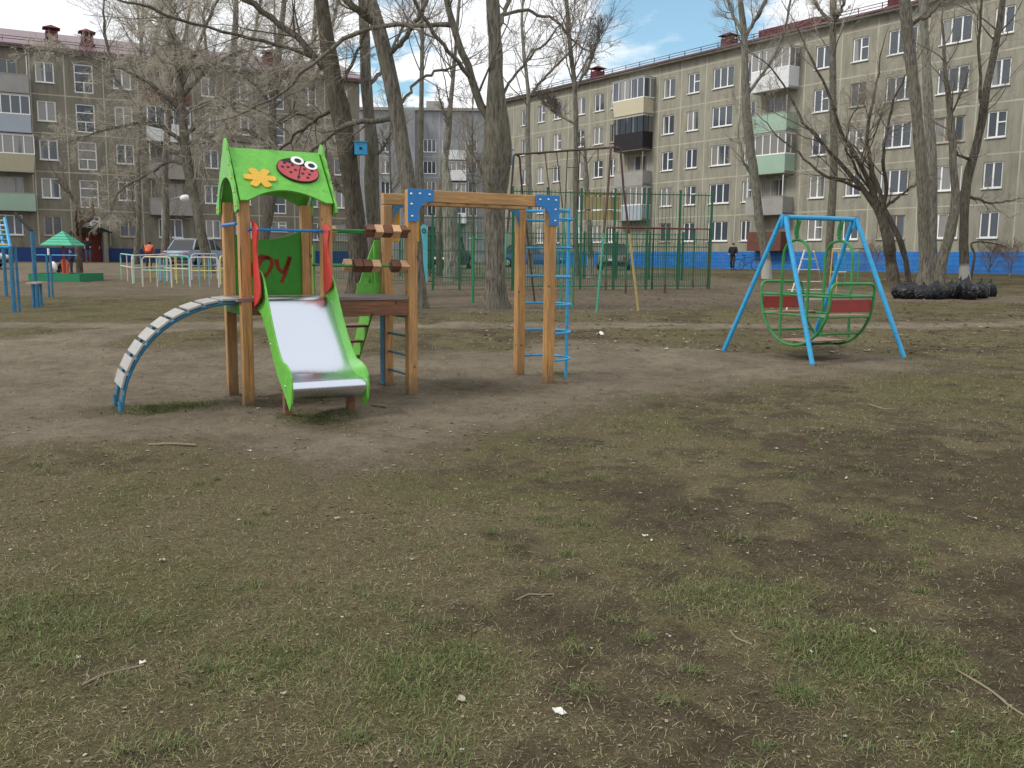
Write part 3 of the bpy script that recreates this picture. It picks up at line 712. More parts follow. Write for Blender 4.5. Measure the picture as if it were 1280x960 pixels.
# grass blades, straw and crumbs lying on the soil: a mass nobody could count
mg, nt, b = nodes('grass_blades'); at_ = nt.nodes.new('ShaderNodeAttribute'); at_.attribute_name = 'tint'
nt.links.new(at_.outputs['Color'], b.inputs['Base Color']); b.inputs['Roughness'].default_value = .8; b.inputs['Specular IOR Level'].default_value = .15
def blades(n, y0, y1, power, lay, Lr, wr, pal, keep, name, seed):
    g = np.random.default_rng(seed)
    y = y0 * (y1 / y0) ** (g.random(n) ** power); x = (g.random(n) * 2 - 1) * (y * .60 + .6)
    ba, gr, li = masks(x, y); k = keep(ba, gr, li, g.random(n)); x, y, ba, gr = x[k], y[k], ba[k], gr[k]; n = len(x)
    z = gh(x, y) - .004; a = g.random(n) * 6.283
    sc = np.clip(y / 6, 1, 2.2) ** .8
    L = (Lr[0] + (Lr[1] - Lr[0]) * g.random(n) ** 1.6) * sc; W = (wr[0] + (wr[1] - wr[0]) * g.random(n)) * sc
    el = np.clip(g.normal(lay[0], lay[1], n), .02, 1.45)
    d = np.stack([np.cos(a) * np.cos(el), np.sin(a) * np.cos(el), np.sin(el)], -1); s = np.stack([-np.sin(a), np.cos(a), np.zeros(n)], -1)
    p = np.stack([x, y, z], -1); bend = np.stack([np.cos(a + .6), np.sin(a + .6), -np.ones(n) * .5], -1)
    q = p + d * L[:, None] * .55 + np.array([0, 0, .004]); t = p + d * L[:, None] + bend * L[:, None] * .15
    t[:, 2] = np.maximum(t[:, 2], z + .006)
    V = np.stack([p - s * W[:, None] / 2, p + s * W[:, None] / 2, q - s * W[:, None] * .4, q + s * W[:, None] * .4, t], 1).reshape(-1, 3)
    o = np.arange(n)[:, None] * 5; T = np.concatenate([o + [0, 1, 3], o + [0, 3, 2], o + [2, 3, 4]], 0)
    C = pal(g, n, gr); C = np.repeat(C, 5, 0)
    o = np_mesh(name, V, T, mg, tris=True, colors=C); return o
def pal_grass(g, n, gr):
    straw = np.array([.30, .265, .155]); grn = np.array([.085, .115, .032]); brn = np.array([.115, .088, .055]); olive = np.array([.17, .17, .065])
    r = g.random(n)[:, None]; pg = (.10 + .42 * gr)[:, None]
    c = np.where(r < pg * .6, grn, np.where(r < pg, olive, np.where(r < pg + (1 - pg) * .55, straw, brn)))
    c = c * (.55 + .75 * g.random(n)[:, None]); return np.concatenate([c, np.ones((n, 1))], 1)
tag(blades(520000, 1.9, 30, .85, (.20, .25), (.010, .052), (.0011, .0028), pal_grass, lambda ba, gr, li, r: r < (1 - ba) * .82 + .15, 'grass', 3), 'short dry grass and straw over the playground soil', 'grass', kind='stuff')
def tuft_blades():
    g = np.random.default_rng(5); xs, ys_, ks = [], [], []
    for tx, ty, tr, ts in TUFTS:
        n = int(1700 * (tr / .3) ** 2 * ts); xs.append(tx + g.normal(0, tr * .55, n)); ys_.append(ty + g.normal(0, tr * .55, n))
    for i in range(230):
        y = 2.2 * (16 / 2.2) ** g.random(); x = (g.random() * 2 - 1) * y * .55
        ba, gr, li = masks(np.array([x]), np.array([y]))
        if li[0] > .3: continue
        n = int(30 + 110 * g.random()); r = .02 + .06 * g.random(); xs.append(x + g.normal(0, r, n)); ys_.append(y + g.normal(0, r, n))
    x = np.concatenate(xs); y = np.concatenate(ys_); n = len(x); z = gh(x, y) - .004
    a = g.random(n) * 6.283; el = np.clip(g.normal(.8, .3, n), .1, 1.5); L = .018 + .045 * g.random(n); W = .0018 + .0016 * g.random(n)
    d = np.stack([np.cos(a)*np.cos(el), np.sin(a)*np.cos(el), np.sin(el)], -1); s = np.stack([-np.sin(a), np.cos(a), 0*a], -1); p = np.stack([x, y, z], -1)
    q = p + d * L[:, None] * .55; t = p + d * L[:, None] + np.stack([np.cos(a), np.sin(a), -.8 + 0*a], -1) * L[:, None] * .25
    V = np.stack([p - s*W[:, None]/2, p + s*W[:, None]/2, q - s*W[:, None]*.4, q + s*W[:, None]*.4, t], 1).reshape(-1, 3)
    o = np.arange(n)[:, None] * 5; T = np.concatenate([o + [0, 1, 3], o + [0, 3, 2], o + [2, 3, 4]], 0)
    c = np.where(g.random(n)[:, None] < .75, np.array([.095, .13, .045]), np.array([.19, .18, .08])) * (.6 + .7 * g.random(n)[:, None])
    return np_mesh('grass_tufts', V, T, mg, tris=True, colors=np.repeat(np.concatenate([c, np.ones((n, 1))], 1), 5, 0))
tag(tuft_blades(), 'fresh green tufts of grass sprouting in worn soil', 'grass', kind='stuff')
# dead leaves and crumbs: small bent scraps
def crumbs():
    g = np.random.default_rng(11); n = 17000
    y = np.where(g.random(n) < .6, 2.0 * (14 / 2.0) ** g.random(n), 14 + 34 * g.random(n)); x = (g.random(n) * 2 - 1) * (y * .6 + .5)
    near = y < 14
    x[~near] = (-.05 + .6 * g.random((~near).sum())) * y[~near]
    s = (.003 + .010 * g.random(n) ** 2.2) * np.where(near, np.clip(y / 5, .7, 1.6), 4.0); z = gh(x, y) + .003 + s * .25
    a = g.random(n) * 6.283; c_, s_ = np.cos(a), np.sin(a); V = []
    for u, v, h in ((-1, -.5, 0), (.1, -.75, .35), (1, -.1, -.1), (.5, .7, .3), (-.6, .6, -.1)):
        V.append(np.stack([x + s*(u*c_ - v*s_), y + s*(u*s_ + v*c_), z + s*h*g.random(n)], -1))
    V = np.stack(V, 1).reshape(-1, 3); o = np.arange(n)[:, None] * 5; T = np.concatenate([o + [0, 1, 2], o + [0, 2, 3], o + [0, 3, 4]], 0)
    r = g.random(n)[:, None]
    c = np.where(r < .07, np.array([.36, .34, .28]), np.where(r < .5, np.array([.24, .19, .13]), np.array([.11, .075, .05]))) * (.6 + .6 * g.random(n)[:, None])
    return np_mesh('leaf_litter', V, T, mg, tris=True, colors=np.repeat(np.concatenate([c, np.ones((n, 1))], 1), 5, 0))
tag(crumbs(), 'dead leaves and crumbs scattered over the ground', 'leaf litter', kind='stuff')
# larger single scraps and sticks one can point to
def scrap(px, py, size, mat, name, label, cat, seed):
    g = random.Random(seed); c = gp(px, py); z = gzz_(c.x, c.y); o = MB(); n = 9; vs = []
    for layer in (0, .0025):
        for i in range(n):
            t = 2*math.pi*i/n; r = size * g.uniform(.55, 1.0) if layer == 0 else None
            if layer == 0: vs.append([math.cos(t)*r, math.sin(t)*r*.6, .006 + g.random()*size*.45])
    base = [v[:] for v in vs]; top = [[v[0], v[1], v[2] + .0025] for v in base]
    vv = base + [[0, 0, .004]] + top + [[0, 0, .012]]; fs = []
    for i in range(n):
        j = (i+1) % n; fs += [(n, j, i), (n+1+i, n+1+j, 2*n+1), (i, j, n+1+j, n+1+i)]
    o.add(vv, fs); ob = o.build(name, mat); ob.location = (c.x, c.y, z); ob.rotation_euler = (0, 0, g.random()*6)
    return tag(ob, label, cat, 'pale scraps lying on the ground')
LEAF = plain('dry_leaf', (.40, .35, .27), .8); PAPER = plain('dirty_paper', (.60, .59, .54), .8); PEB = plain('grey_stone', (.36, .34, .30), .9)
for i, (px, py, s, mt, nm, lb, ct) in enumerate([
    (577, 877, .028, LEAF, 'dry_leaf', 'pale curled dry leaf lying on dark soil at bottom centre', 'leaf'),
    (203, 703, .026, LEAF, 'dry_leaf', 'pale dry leaf on the grass left of centre', 'leaf'),
    (700, 897, .030, PAPER, 'paper_scrap', 'torn whitish paper strip on soil at bottom centre', 'paper scrap'),
    (806, 672, .022, PAPER, 'paper_scrap', 'larger of the white paper scraps lying side by side', 'paper scrap'),
    (814, 677, .016, PAPER, 'paper_scrap', 'smaller of the white paper scraps lying side by side', 'paper scrap'),
    (1091, 793, .022, LEAF, 'dry_leaf', 'tan dry leaf beside the bright green grass tuft', 'leaf'),
    (1014, 815, .012, PAPER, 'cigarette_end', 'tiny white cigarette end left of the green grass tuft', 'cigarette end'),
    (179, 829, .020, PAPER, 'paper_scrap', 'white scrap at the tip of the forked twig', 'paper scrap'),
    (98, 822, .018, LEAF, 'dry_leaf', 'crumpled pale leaf left of the forked twig', 'leaf'),
    (312, 565, .026, PAPER, 'paper_scrap', 'white paper scrap on the bare soil below the slide', 'paper scrap'),
    (323, 512, .024, PAPER, 'paper_scrap', 'white crumpled scrap beside the front tower post', 'paper scrap'),
    (422, 648, .026, LEAF, 'dry_leaf', 'pale dry leaf on grass below the slide', 'leaf'),
    (1089, 440, .075, PAPER, 'plastic_wrapper', 'white wrapper on the soil right of the gondola swing', 'wrapper'),
    (1058, 597, .024, LEAF, 'dry_leaf', 'pale leaf on the straw coloured patch at right', 'leaf'),
    (354, 872, .016, LEAF, 'dry_leaf', 'small grey leaf on grass at bottom left', 'leaf'),
    (750, 418, .12, PAPER, 'plastic_wrapper', 'white wrapper on the grass behind the climbing frame', 'wrapper'),
    (1218, 648, .026, LEAF, 'dry_leaf', 'pale leaf lying near the right edge', 'leaf')]):
    scrap(px, py, s, mt, nm, lb, ct, i)
TWIG = plain('dry_twig', (.21, .17, .12), .9)
def stick(pix, r, label, forks=()):
    ps = [gp(x, y) for x, y in pix]; c = ps[0]
    e = MB(); z0 = gzz_(c.x, c.y)
    P = [Vector((p.x - c.x, p.y - c.y, gzz_(p.x, p.y) - z0 + r * 1.2)) for p in ps]
    e.tube(fillet(P, .05, 3), [r] * len(fillet(P, .05, 3)), 6)
    for fk in forks:
        Q = [gp(x, y) for x, y in fk]; e.tube([Vector((p.x - c.x, p.y - c.y, gzz_(p.x, p.y) - z0 + r)) for p in Q], r * .6, 5)
    o = e.build('twig', TWIG, None, True); o.location = (c.x, c.y, z0); tag(o, label, 'twig', 'fallen twigs')
stick([(104, 860), (125, 848), (150, 838), (180, 831)], .005, 'forked pale twig lying in the grass at lower left', [[(104, 860), (112, 850), (108, 846)], [(125, 848), (118, 860)]])
stick([(645, 752), (662, 745), (675, 747), (692, 744)], .004, 'thin pale twig on dark soil at centre')
stick([(1195, 840), (1240, 868), (1262, 888), (1280, 897)], .004, 'long thin curved twig in the bottom right corner', [[(1240, 868), (1258, 880)]])
stick([(186, 558), (215, 559), (245, 559)], .010, 'straight stick lying at the edge of the bare soil')
stick([(465, 508), (484, 510)], .013, 'short stick beside the slide foot')
stick([(1085, 508), (1105, 513), (1118, 512)], .007, 'curved bare twig on the grass at right', [])
stick([(913, 790), (918, 800), (940, 808)], .0035, 'small hooked twig right of the bottom centre')
# ------------------------------------------------------------------ apartment blocks
def facade_wall(c, seed=0):
    m, nt, b = nodes('pebble_dash_panel'); v = coords(nt)
    n1 = noise(nt, v, .35, 5, .6); n2 = noise(nt, v, 22, 4, .8); n3 = noise(nt, coords(nt, (1.2, 1, .25)), 1.6, 6, .7)
    c1 = mix(nt, ramp(nt, n2, [(.3, 0), (.7, 1)]), mul(c, .68), mul(c, 1.25))
    c1 = mix(nt, ramp(nt, n1, [(.35, 0), (.65, .55)]), c1, (c[0]*.82, c[1]*.86, c[2]*.88))
    c1 = mix(nt, ramp(nt, n3, [(.44, 0), (.66, .75)]), c1, mul(c, .55))
    nt.links.new(c1, b.inputs['Base Color']); b.inputs['Roughness'].default_value = .95; b.inputs['Specular IOR Level'].default_value = .1
    bump(nt, b, n2, .5, .02); return m
WALL_R = facade_wall((.325, .308, .245)); WALL_L = facade_wall((.235, .215, .170)); SEAM = plain('panel_joint_mortar', (.42, .39, .31), .95, var=.4, scale=.9)  # WALL_L is darker: the shade of the trees is put into its colour
WALL_G = facade_wall((.30, .31, .325))
FRAME = plain('white_window_frame', (.84, .84, .83), .5, var=.06); FRAME_OLD = plain('old_wooden_window_frame', (.42, .36, .28), .8, var=.3)
PANE = glassm('window_glass', curtain=.42)
SILL = plain('white_metal_sill', (.72, .72, .70), .5, var=.1)
ROOF = None
m, nt, b = nodes('maroon_metal_roof'); v = coords(nt); wv = nt.nodes.new('ShaderNodeTexWave'); wv.inputs['Scale'].default_value = 1.6; nt.links.new(v, wv.inputs['Vector'])
nt.links.new(mix(nt, noise(nt, v, .5, 5), (.085, .030, .045), (.15, .060, .075)), b.inputs['Base Color']); b.inputs['Roughness'].default_value = .35; b.inputs['Specular IOR Level'].default_value = .6
bump(nt, b, wv.outputs['Fac'], .8, .04); ROOF = m
CHIM = plain('dark_red_brick_chimney', (.105, .022, .028), .8, var=.3, scale=8)
# blue plinth with block joints
m, nt, b = nodes('blue_painted_plinth'); v = coords(nt); sw = nt.nodes.new('ShaderNodeSeparateXYZ'); nt.links.new(v, sw.inputs[0]); cw = nt.nodes.new('ShaderNodeCombineXYZ'); nt.links.new(sw.outputs[0], cw.inputs[0]); nt.links.new(sw.outputs[2], cw.inputs[1])
br_ = nt.nodes.new('ShaderNodeTexBrick'); br_.inputs['Scale'].default_value = 1; br_.inputs['Brick Width'].default_value = .8; br_.inputs['Row Height'].default_value = .26; br_.inputs['Mortar Size'].default_value = .02
br_.inputs['Color1'].default_value = (.008, .13, .43, 1); br_.inputs['Color2'].default_value = (.011, .17, .50, 1); br_.inputs['Mortar'].default_value = (.005, .09, .32, 1)
nt.links.new(cw.outputs[0], br_.inputs['Vector'])
nt.links.new(mix(nt, ramp(nt, noise(nt, v, 2.5, 6, .7), [(.5, 0), (.75, .7)]), br_.outputs['Color'], (.10, .16, .26)), b.inputs['Base Color']); b.inputs['Roughness'].default_value = .55; bump(nt, b, br_.outputs['Fac'], -.6, .02); PLINTH_R = m
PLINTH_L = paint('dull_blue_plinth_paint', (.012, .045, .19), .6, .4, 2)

ZS = [2.80, 5.42, 8.05, 10.70, 13.32]     # window sills
class Facade:
    """block whose front lies in its local plane y=0, facing -y; x runs along the front"""
    def __init__(s, name, P, ang, x0, x1, z0, z1, depth, wall, label, cat):
        s.root = empty(name, (P[0], P[1], 0), ang, label, cat); s.x0, s.x1, s.z0, s.z1, s.depth, s.wall = x0, x1, z0, z1, depth, wall
        s.holes = []
    def local(s, px, py):
        d = ray(px, py); p = s.root.location; a = s.root.rotation_euler.z; D = (math.cos(a), math.sin(a))
        det = d[0] * -D[1] + D[0] * d[1]; k = (p.x * -D[1] + D[0] * p.y) / det
        x, y = k * d[0] - p.x, k * d[1] - p.y
        return x * D[0] + y * D[1], CAM_H + k * d[2]
    def build_wall(s, seams_x=(), seams_z=()):
        xs = sorted({s.x0, s.x1, *[round(h[0], 3) for h in s.holes], *[round(h[1], 3) for h in s.holes]})
        zs = sorted({s.z0, s.z1, *[round(h[2], 3) for h in s.holes], *[round(h[3], 3) for h in s.holes]})
        mb = MB(); rd = .16
        for i in range(len(xs) - 1):
            for j in range(len(zs) - 1):
                cx, cz = (xs[i] + xs[i+1]) / 2, (zs[j] + zs[j+1]) / 2
                if any(h[0] < cx < h[1] and h[2] < cz < h[3] for h in s.holes): continue
                mb.add([(xs[i], 0, zs[j]), (xs[i+1], 0, zs[j]), (xs[i+1], 0, zs[j+1]), (xs[i], 0, zs[j+1])], [(0, 1, 2, 3)])
        for a, b_, c, d in s.holes:
            mb.add([(a, 0, c), (b_, 0, c), (b_, 0, d), (a, 0, d), (a, rd, c), (b_, rd, c), (b_, rd, d), (a, rd, d)], [(0, 4, 5, 1), (1, 5, 6, 2), (2, 6, 7, 3), (3, 7, 4, 0), (4, 7, 6, 5)])
        x0, x1, z0, z1, dp = s.x0, s.x1, s.z0, s.z1, s.depth
        mb.add([(x0, 0, z0), (x0, dp, z0), (x0, dp, z1), (x0, 0, z1), (x1, 0, z0), (x1, dp, z0), (x1, dp, z1), (x1, 0, z1)], [(0, 3, 2, 1), (4, 5, 6, 7), (1, 2, 6, 5), (3, 7, 6, 2)])
        mb.mi = 1
        for z in seams_z:
            mb.box((x0, -.004, z - .035), (x1, .001, z + .035))
        for x in seams_x: mb.box((x - .04, -.007, 2.07), (x + .04, .001, z1 - .05))
        return mb.build('wall', [s.wall, SEAM], s.root)
    def window(s, x0, x1, z0, z1, kind='2', old=False):
        s.holes.append((x0, x1, z0, z1)); fm = FRAME_OLD if old else FRAME
        cx, cz = (x0 + x1) / 2, z0; w, h = (x1 - x0) / 2, z1 - z0; y = .10; t = .075
        f = MB(); B = lambda a, c, b_, d, y0=y - .03, y1=y + .03: f.box((a, y0, c), (b_, y1, d))
        B(-w, 0, w, t); B(-w, h - t, w, h); B(-w, t, -w + t, h - t); B(w - t, t, w, h - t)
        if kind == '2': B(-.045, t, .045, h - t)
        if kind == '2v': B(-.045, t, .045, h - t); B(.045, h * .55, w - t, h * .55 + .06)
        if kind == '3': B(-w/3 - .04, t, -w/3 + .04, h - t); B(w/3 - .04, t, w/3 + .04, h - t)
        if kind == 'stair':
            for k in (.36, .68): B(-w + t, h*k, w - t, h*k + .06)
            B(-.03, t, .03, h*.36)
        o = f.build('window', fm, s.root); o.location = (cx, 0, cz)
        p = MB().add([(-w + t, y + .004, t), (w - t, y + .004, t), (w - t, y + .004, h - t), (-w + t, y + .004, h - t)], [(0, 1, 2, 3)]).build('pane', PANE, o)
        if kind != 'stair': MB().box((-w - .05, -.09, -.05), (w + .05, .07, 0)).build('sill', SILL if not old else FRAME_OLD, o)
        return o
    def balcony(s, x0, x1, zf, kind, par, fr=None, h=1.05, d=1.0, top=2.35, bulge=0.0):
        """zf floor level; kind: open, glazed; par parapet material"""
        b = MB().box((x0, -d, zf - .15), (x1, -.002, zf)).build('balcony', M['conc'], s.root)
        fr = fr or FRAME; q = bulge
        pp = MB()
        def slab(a, c, z0, z1, lo, hi):
            pass
        y0, y1 = -d - .005, -d - .05
        pp.add([(x0-.0, y0, zf-.12), (x1, y0, zf-.12), (x1+q, y0-q, zf+h), (x0-q, y0-q, zf+h), (x0, y0+.05, zf-.12), (x1, y0+.05, zf-.12), (x1+q, y0-q+.05, zf+h), (x0-q, y0-q+.05, zf+h)], [(0,1,2,3),(7,6,5,4),(0,4,5,1),(3,2,6,7),(0,3,7,4),(1,5,6,2)])
        pp.build('parapet', par, b)
        for xa, xb, sg in ((x0, x0 + .05, -1), (x1 - .05, x1, 1)):
            sd = MB(); sd.add([(xa, y0+.052, zf-.12), (xb, y0+.052, zf-.12), (xb, -.004, zf-.12), (xa, -.004, zf-.12), (xa+sg*q, y0+.052-q*.9, zf+h), (xb+sg*q, y0+.052-q*.9, zf+h), (xb+sg*q*.2, -.004, zf+h), (xa+sg*q*.2, -.004, zf+h)], [(0,3,2,1),(4,5,6,7),(0,1,5,4),(1,2,6,5),(2,3,7,6),(3,0,4,7)])
            sd.build('side_parapet', par, b)
        if kind == 'glazed':
            g = MB(); n = 5; zz0, zz1 = zf + h + .004, zf + top
            for i in range(n + 1):
                x = x0 - q + (x1 - x0 + 2*q) * i / n; x = min(max(x, x0 - q + .03), x1 + q - .03); g.box((x - .03, y0 - q, zz0), (x + .03, y0 - q + .06, zz1))
            g.box((x0 - q, y0 - q - .004, zz0), (x1 + q, y0 - q + .056, zz0 + .07)); g.box((x0 - q, y0 - q - .004, zz1 - .08), (x1 + q, y0 - q + .056, zz1))
            for x in (x0 - q + .03, x1 + q - .03): g.box((x - .032, y0 - q + .06, zz0), (x + .032, -.004, zz0 + .07)); g.box((x - .032, y0 - q + .06, zz1 - .08), (x + .032, -.004, zz1)); g.box((x - .032, y0/2, zz0), (x + .032, y0/2 + .06, zz1))
            go = g.build('glazing_frame', fr, b)
            p = MB(); p.box((x0 - q + .05, y0 - q + .02, zz0), (x1 + q - .05, y0 - q + .03, zz1)); p.box((x0 - q + .02, y0 - q + .035, zz0), (x0 - q + .028, -.01, zz1)); p.box((x1 + q - .028, y0 - q + .035, zz0), (x1 + q - .02, -.01, zz1))
            p.build('glass', PANE, go)
            MB().box((x0 - q - .06, y0 - q - .08, zz1 + .002), (x1 + q + .06, -.004, zz1 + .05)).build('balcony_roof', M['sheet'], b)
        else:
            MB().box((x0 - .01, y0 - .02, zf + h + .002), (x1 + .01, y0 + .05, zf + h + .05)).build('handrail', M['conc'], b)
            r = MB()
            r.box((x0 + .06, -d - .002, zf + h + .052), (x0 + .10, -d + .04, zf + top)); r.build('balcony_post', fr, b)
            MB().box((x1 - .10, -d - .002, zf + h + .052), (x1 - .06, -d + .04, zf + top)).build('balcony_post', fr, b)
        return b
    def roof(s, ov=.55, ez=None, rz=2.3, ext=.4):
        ez = s.z1 if ez is None else ez; x0, x1, d = s.x0 - ext, s.x1 + ext, s.depth
        mb = MB(); m = (d) / 2
        mb.add([(x0, -ov, ez - .02), (x1, -ov, ez - .02), (x1, m, ez + rz), (x0, m, ez + rz), (x0, d + ov, ez - .02), (x1, d + ov, ez - .02), (x0, -ov, ez - .14), (x1, -ov, ez - .14), (x1, d + ov, ez - .14), (x0, d + ov, ez - .14)],
               [(0, 1, 2, 3), (3, 2, 5, 4), (6, 7, 1, 0), (6, 9, 8, 7), (0, 3, 4, 9, 6), (1, 7, 8, 5, 2), (4, 5, 8, 9)])
        s.rf = mb.build('roof', ROOF, s.root)
        MB().box((s.x0 - .1, -ov + .1, ez - .26), (s.x1 + .1, -.003, ez - .142)).build('cornice', s.wall, s.root)
        gr = MB(); k = (rz + .0) / (m + ov); y = .1; z = ez + k * (y + ov)
        for h in (.15, .32): gr.tube([(x0, y, z + h), (x1, y, z + h)], .025, 5)
        x = x0
        while x < x1: gr.box((x, y - .02, z - .05), (x + .04, y + .02, z + .34)); x += 1.6
        gr.build('snow_guard', M['rail_red'], s.rf)
        s.rk, s.rov, s.rez = k, ov, ez
    def roof_z(s, y): return s.rez + s.rk * (y + s.rov)
    def chimney(s, x, y, w=.8, h=2.0):
        z = s.roof_z(y) - .5
        c = MB().box((x - w/2, y - w/2, z), (x + w/2, y + w/2, z + h + .5)).build('chimney', CHIM, s.rf, bevel=.01)
        cp = MB(); zt = z + h + .5
        for a in (-1, 1):
            for b_ in (-1, 1): cp.box((x + a*w*.42 - .03, y + b_*w*.42 - .03, zt), (x + a*w*.42 + .03, y + b_*w*.42 + .03, zt + .2))
        e = w * .72
        cp.add([(x-e, y-e, zt+.2), (x+e, y-e, zt+.2), (x+e, y+e, zt+.2), (x-e, y+e, zt+.2), (x, y, zt+.5)], [(0,1,4),(1,2,4),(2,3,4),(3,0,4),(3,2,1,0)])
        cp.box((x - w*.62, y - w*.62, z + .35), (x + w*.62, y + w*.62, z + .5)); cp.build('chimney_cap', CHIM, c)
    def plinth(s, mat, z1=2.05, z0=.4):
        MB().box((s.x0 - .05, -.06, z0), (s.x1 + .05, -.002, z1)).build('plinth', mat, s.root)
M['conc'] = plain('weathered_concrete', (.30, .29, .27), .9, var=.3, scale=1.5)
M['sheet'] = plain('grey_sheet_metal', (.36, .36, .36), .5, var=.2)
M['rail_red'] = plain('dark_roof_rail', (.08, .04, .045), .6)
M['p_cream'] = plain('cream_panel', (.55, .50, .36), .6, var=.1, scale=1)
M['p_white'] = plain('white_panel', (.66, .67, .67), .6, var=.1, scale=1)
M['p_green'] = plain('pale_green_panel', (.30, .42, .33), .7, var=.15, scale=1)
M['p_blue'] = plain('grey_blue_panel', (.34, .38, .42), .6, var=.1, scale=1)
M['p_black'] = plain('black_iron_panel', (.018, .016, .018), .6, var=.3, scale=2)
M['p_yellow'] = plain('pale_yellow_panel', (.42, .39, .27), .6, var=.1)
M['brown_wood'] = plain('dark_brown_boarding', (.13, .055, .04), .8, var=.3)
H2 = 1.38
# right block: x local = -t
FR = Facade('apartment_block', (25.8, 49.8), math.atan2(-.823, .568), -47.6, 9.5, .3, 15.95, 12, WALL_R, 'long five storey block of grey beige panels above a bright blue plinth', 'building')
cols_r = [(-1.15, -.1, '2'), (-4.15, -2.35, '3'), (-7.35, -5.55, '3'), (-9.75, -8.65, '2v'), (-12.4, -11.25, '2'), (-17.95, -17.1, '2'), (-21.0, -19.1, '3'), (-23.45, -22.3, '2'), (-25.95, -24.75, '2'), (-31.95, -31.2, '2'), (-34.0, -32.8, '2'), (-36.4, -35.2, '2'), (-39.5, -38.4, '2'), (-41.8, -40.8, '2'), (-44.3, -43.3, '2'), (1.4, 3.2, '3'), (4.8, 6.0, '2')]
n = 0
for x0, x1, k in cols_r:
    for fl, z in enumerate(ZS):
        if x0 < -43 and fl == 0: pass
        kk = k
        if k == '2' and (fl * 7 + int(-x0)) % 3 == 0: kk = '2v'
        FR.window(x0, x1, z, z + H2, kk, old=((fl * 5 + int(abs(x0) * 3)) % 11 == 0))
for z in ZS[1:]: FR.window(-16.2, -14.2, z, z + H2, '3', True); FR.window(-29.7, -27.6, z, z + H2, '3', True)
FR.build_wall([-.0 + .75, -1.8, -4.85, -8.05, -10.5, -13.15, -18.5, -21.65, -24.1, -26.4, -30.85, -32.35, -34.6, -37.4, -40.15, -42.5, -45.6, 4.0, 7.2], [z - .85 for z in ZS[1:]] + [15.1])
FR.roof(.55, 15.95, 1.5); FR.plinth(PLINTH_R, 2.06)
for px in (735, 900, 1105):
    x, z = FR.local(px, 80); FR.chimney(x - (.7 if px < 1000 else .4), 1.6, .85, .5)
x, z = FR.local(960, 60)
MB().box((x - 2.6, 2.0, FR.roof_z(2.0) - .4), (x + 2.2, 6.5, FR.roof_z(2.0) + .6)).build('roof_hatch_house', CHIM, FR.rf)
def bal_back(Fd, x0, x1, z, old=False):
    """door and window seen behind an open balcony"""
    Fd.window((x0+x1)/2 - .9, (x0+x1)/2 + .3, z, z + H2, '2', old)
zf = [z - .85 for z in ZS]
xb0, xb1 = -30.3, -27.0
FR.balcony(xb0, xb1, zf[4] - .15, 'glazed', M['p_cream'], FRAME, 1.15, 1.0, 2.65, .12)
FR.balcony(xb0, xb1, zf[3], 'glazed', M['p_black'], M['p_black'], 1.1, 1.0, 2.5)
FR.balcony(xb0, xb1, zf[2], 'open', M['conc'], FRAME_OLD, .95, .9)
FR.balcony(xb0, xb1, zf[1], 'glazed', M['p_blue'], FRAME, 1.0, .9, 2.4)
xb0, xb1 = -16.7, -13.6
FR.balcony(xb0, xb1, zf[4], 'glazed', M['p_white'], FRAME, 1.15, 1.0, 2.4)
FR.balcony(xb0, xb1, zf[3], 'open', M['p_green'], FRAME_OLD, 1.0, 1.0)
FR.balcony(xb0, xb1, zf[2], 'glazed', M['p_green'], FRAME, 1.05, 1.0, 2.4)
FR.balcony(xb0, xb1, zf[1], 'open', M['conc'], FRAME, 1.0, 1.0)
MB().box((xb0 + .15, -.85, 2.1), (xb1 - .15, -.008, 3.35)).build('loggia_boarding', M['brown_wood'], FR.root)
# left block
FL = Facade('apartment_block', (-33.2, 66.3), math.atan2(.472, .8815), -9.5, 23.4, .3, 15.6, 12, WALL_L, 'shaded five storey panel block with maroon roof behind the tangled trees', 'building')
cols_l = [(-6.4, -5.2, '2'), (0.0, 1.17, '2'), (4.98, 6.17, '2v'), (11.05, 12.15, '2'), (13.3, 14.5, '2'), (18.6, 19.8, '2'), (21.2, 22.4, '2')]
for x0, x1, k in cols_l:
    for fl, z in enumerate(ZS):
        FL.window(x0, x1, z - .07, z - .07 + H2, k if (fl + int(x0)) % 2 else '2', old=((fl * 5 + int(abs(x0) * 3)) % 7 == 0))
for x0, x1 in ((2.43, 3.66), (16.0, 17.25)):
    for z in (4.75, 7.42, 10.03, 12.75): FL.window(x0, x1, z, z + 1.95, 'stair')
    FL.window(x0, x1, 3.35, 4.15, '2v')
FL.window(7.66, 9.37, ZS[0] - .07, ZS[0] - .07 + H2, '3'); FL.window(-2.9, -1.3, ZS[0] - .07, ZS[0] - .07 + H2, '3')
for z in ZS[1:]: FL.window(7.7, 9.5, z - .07, z - .07 + H2, '3', True); FL.window(-2.9, -1.1, z - .07, z - .07 + H2, '3', True)
FL.build_wall([1.8, 4.3, 6.6, 10.4, 12.7, 15.1, 17.9, 20.5, -.35, -3.7], [z - .88 for z in ZS[1:]])
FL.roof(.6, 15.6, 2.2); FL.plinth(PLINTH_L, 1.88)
for px in (77, 122, 352):
    x, z = FL.local(px, 60); FL.chimney(x - .5, 2.2, .8, .6)
for fl, (k, par, fr, q) in enumerate([('glazed', M['conc'], FRAME_OLD, 0), ('open', M['p_green'], FRAME_OLD, 0), ('glazed', M['p_yellow'], FRAME, .12), ('glazed', M['p_blue'], FRAME, 0), ('open', M['conc'], FRAME, 0)]):
    if fl: FL.balcony(-3.4, -.45, zf[fl] - .07, k, par, fr, 1.05, 1.0, 2.35, q)
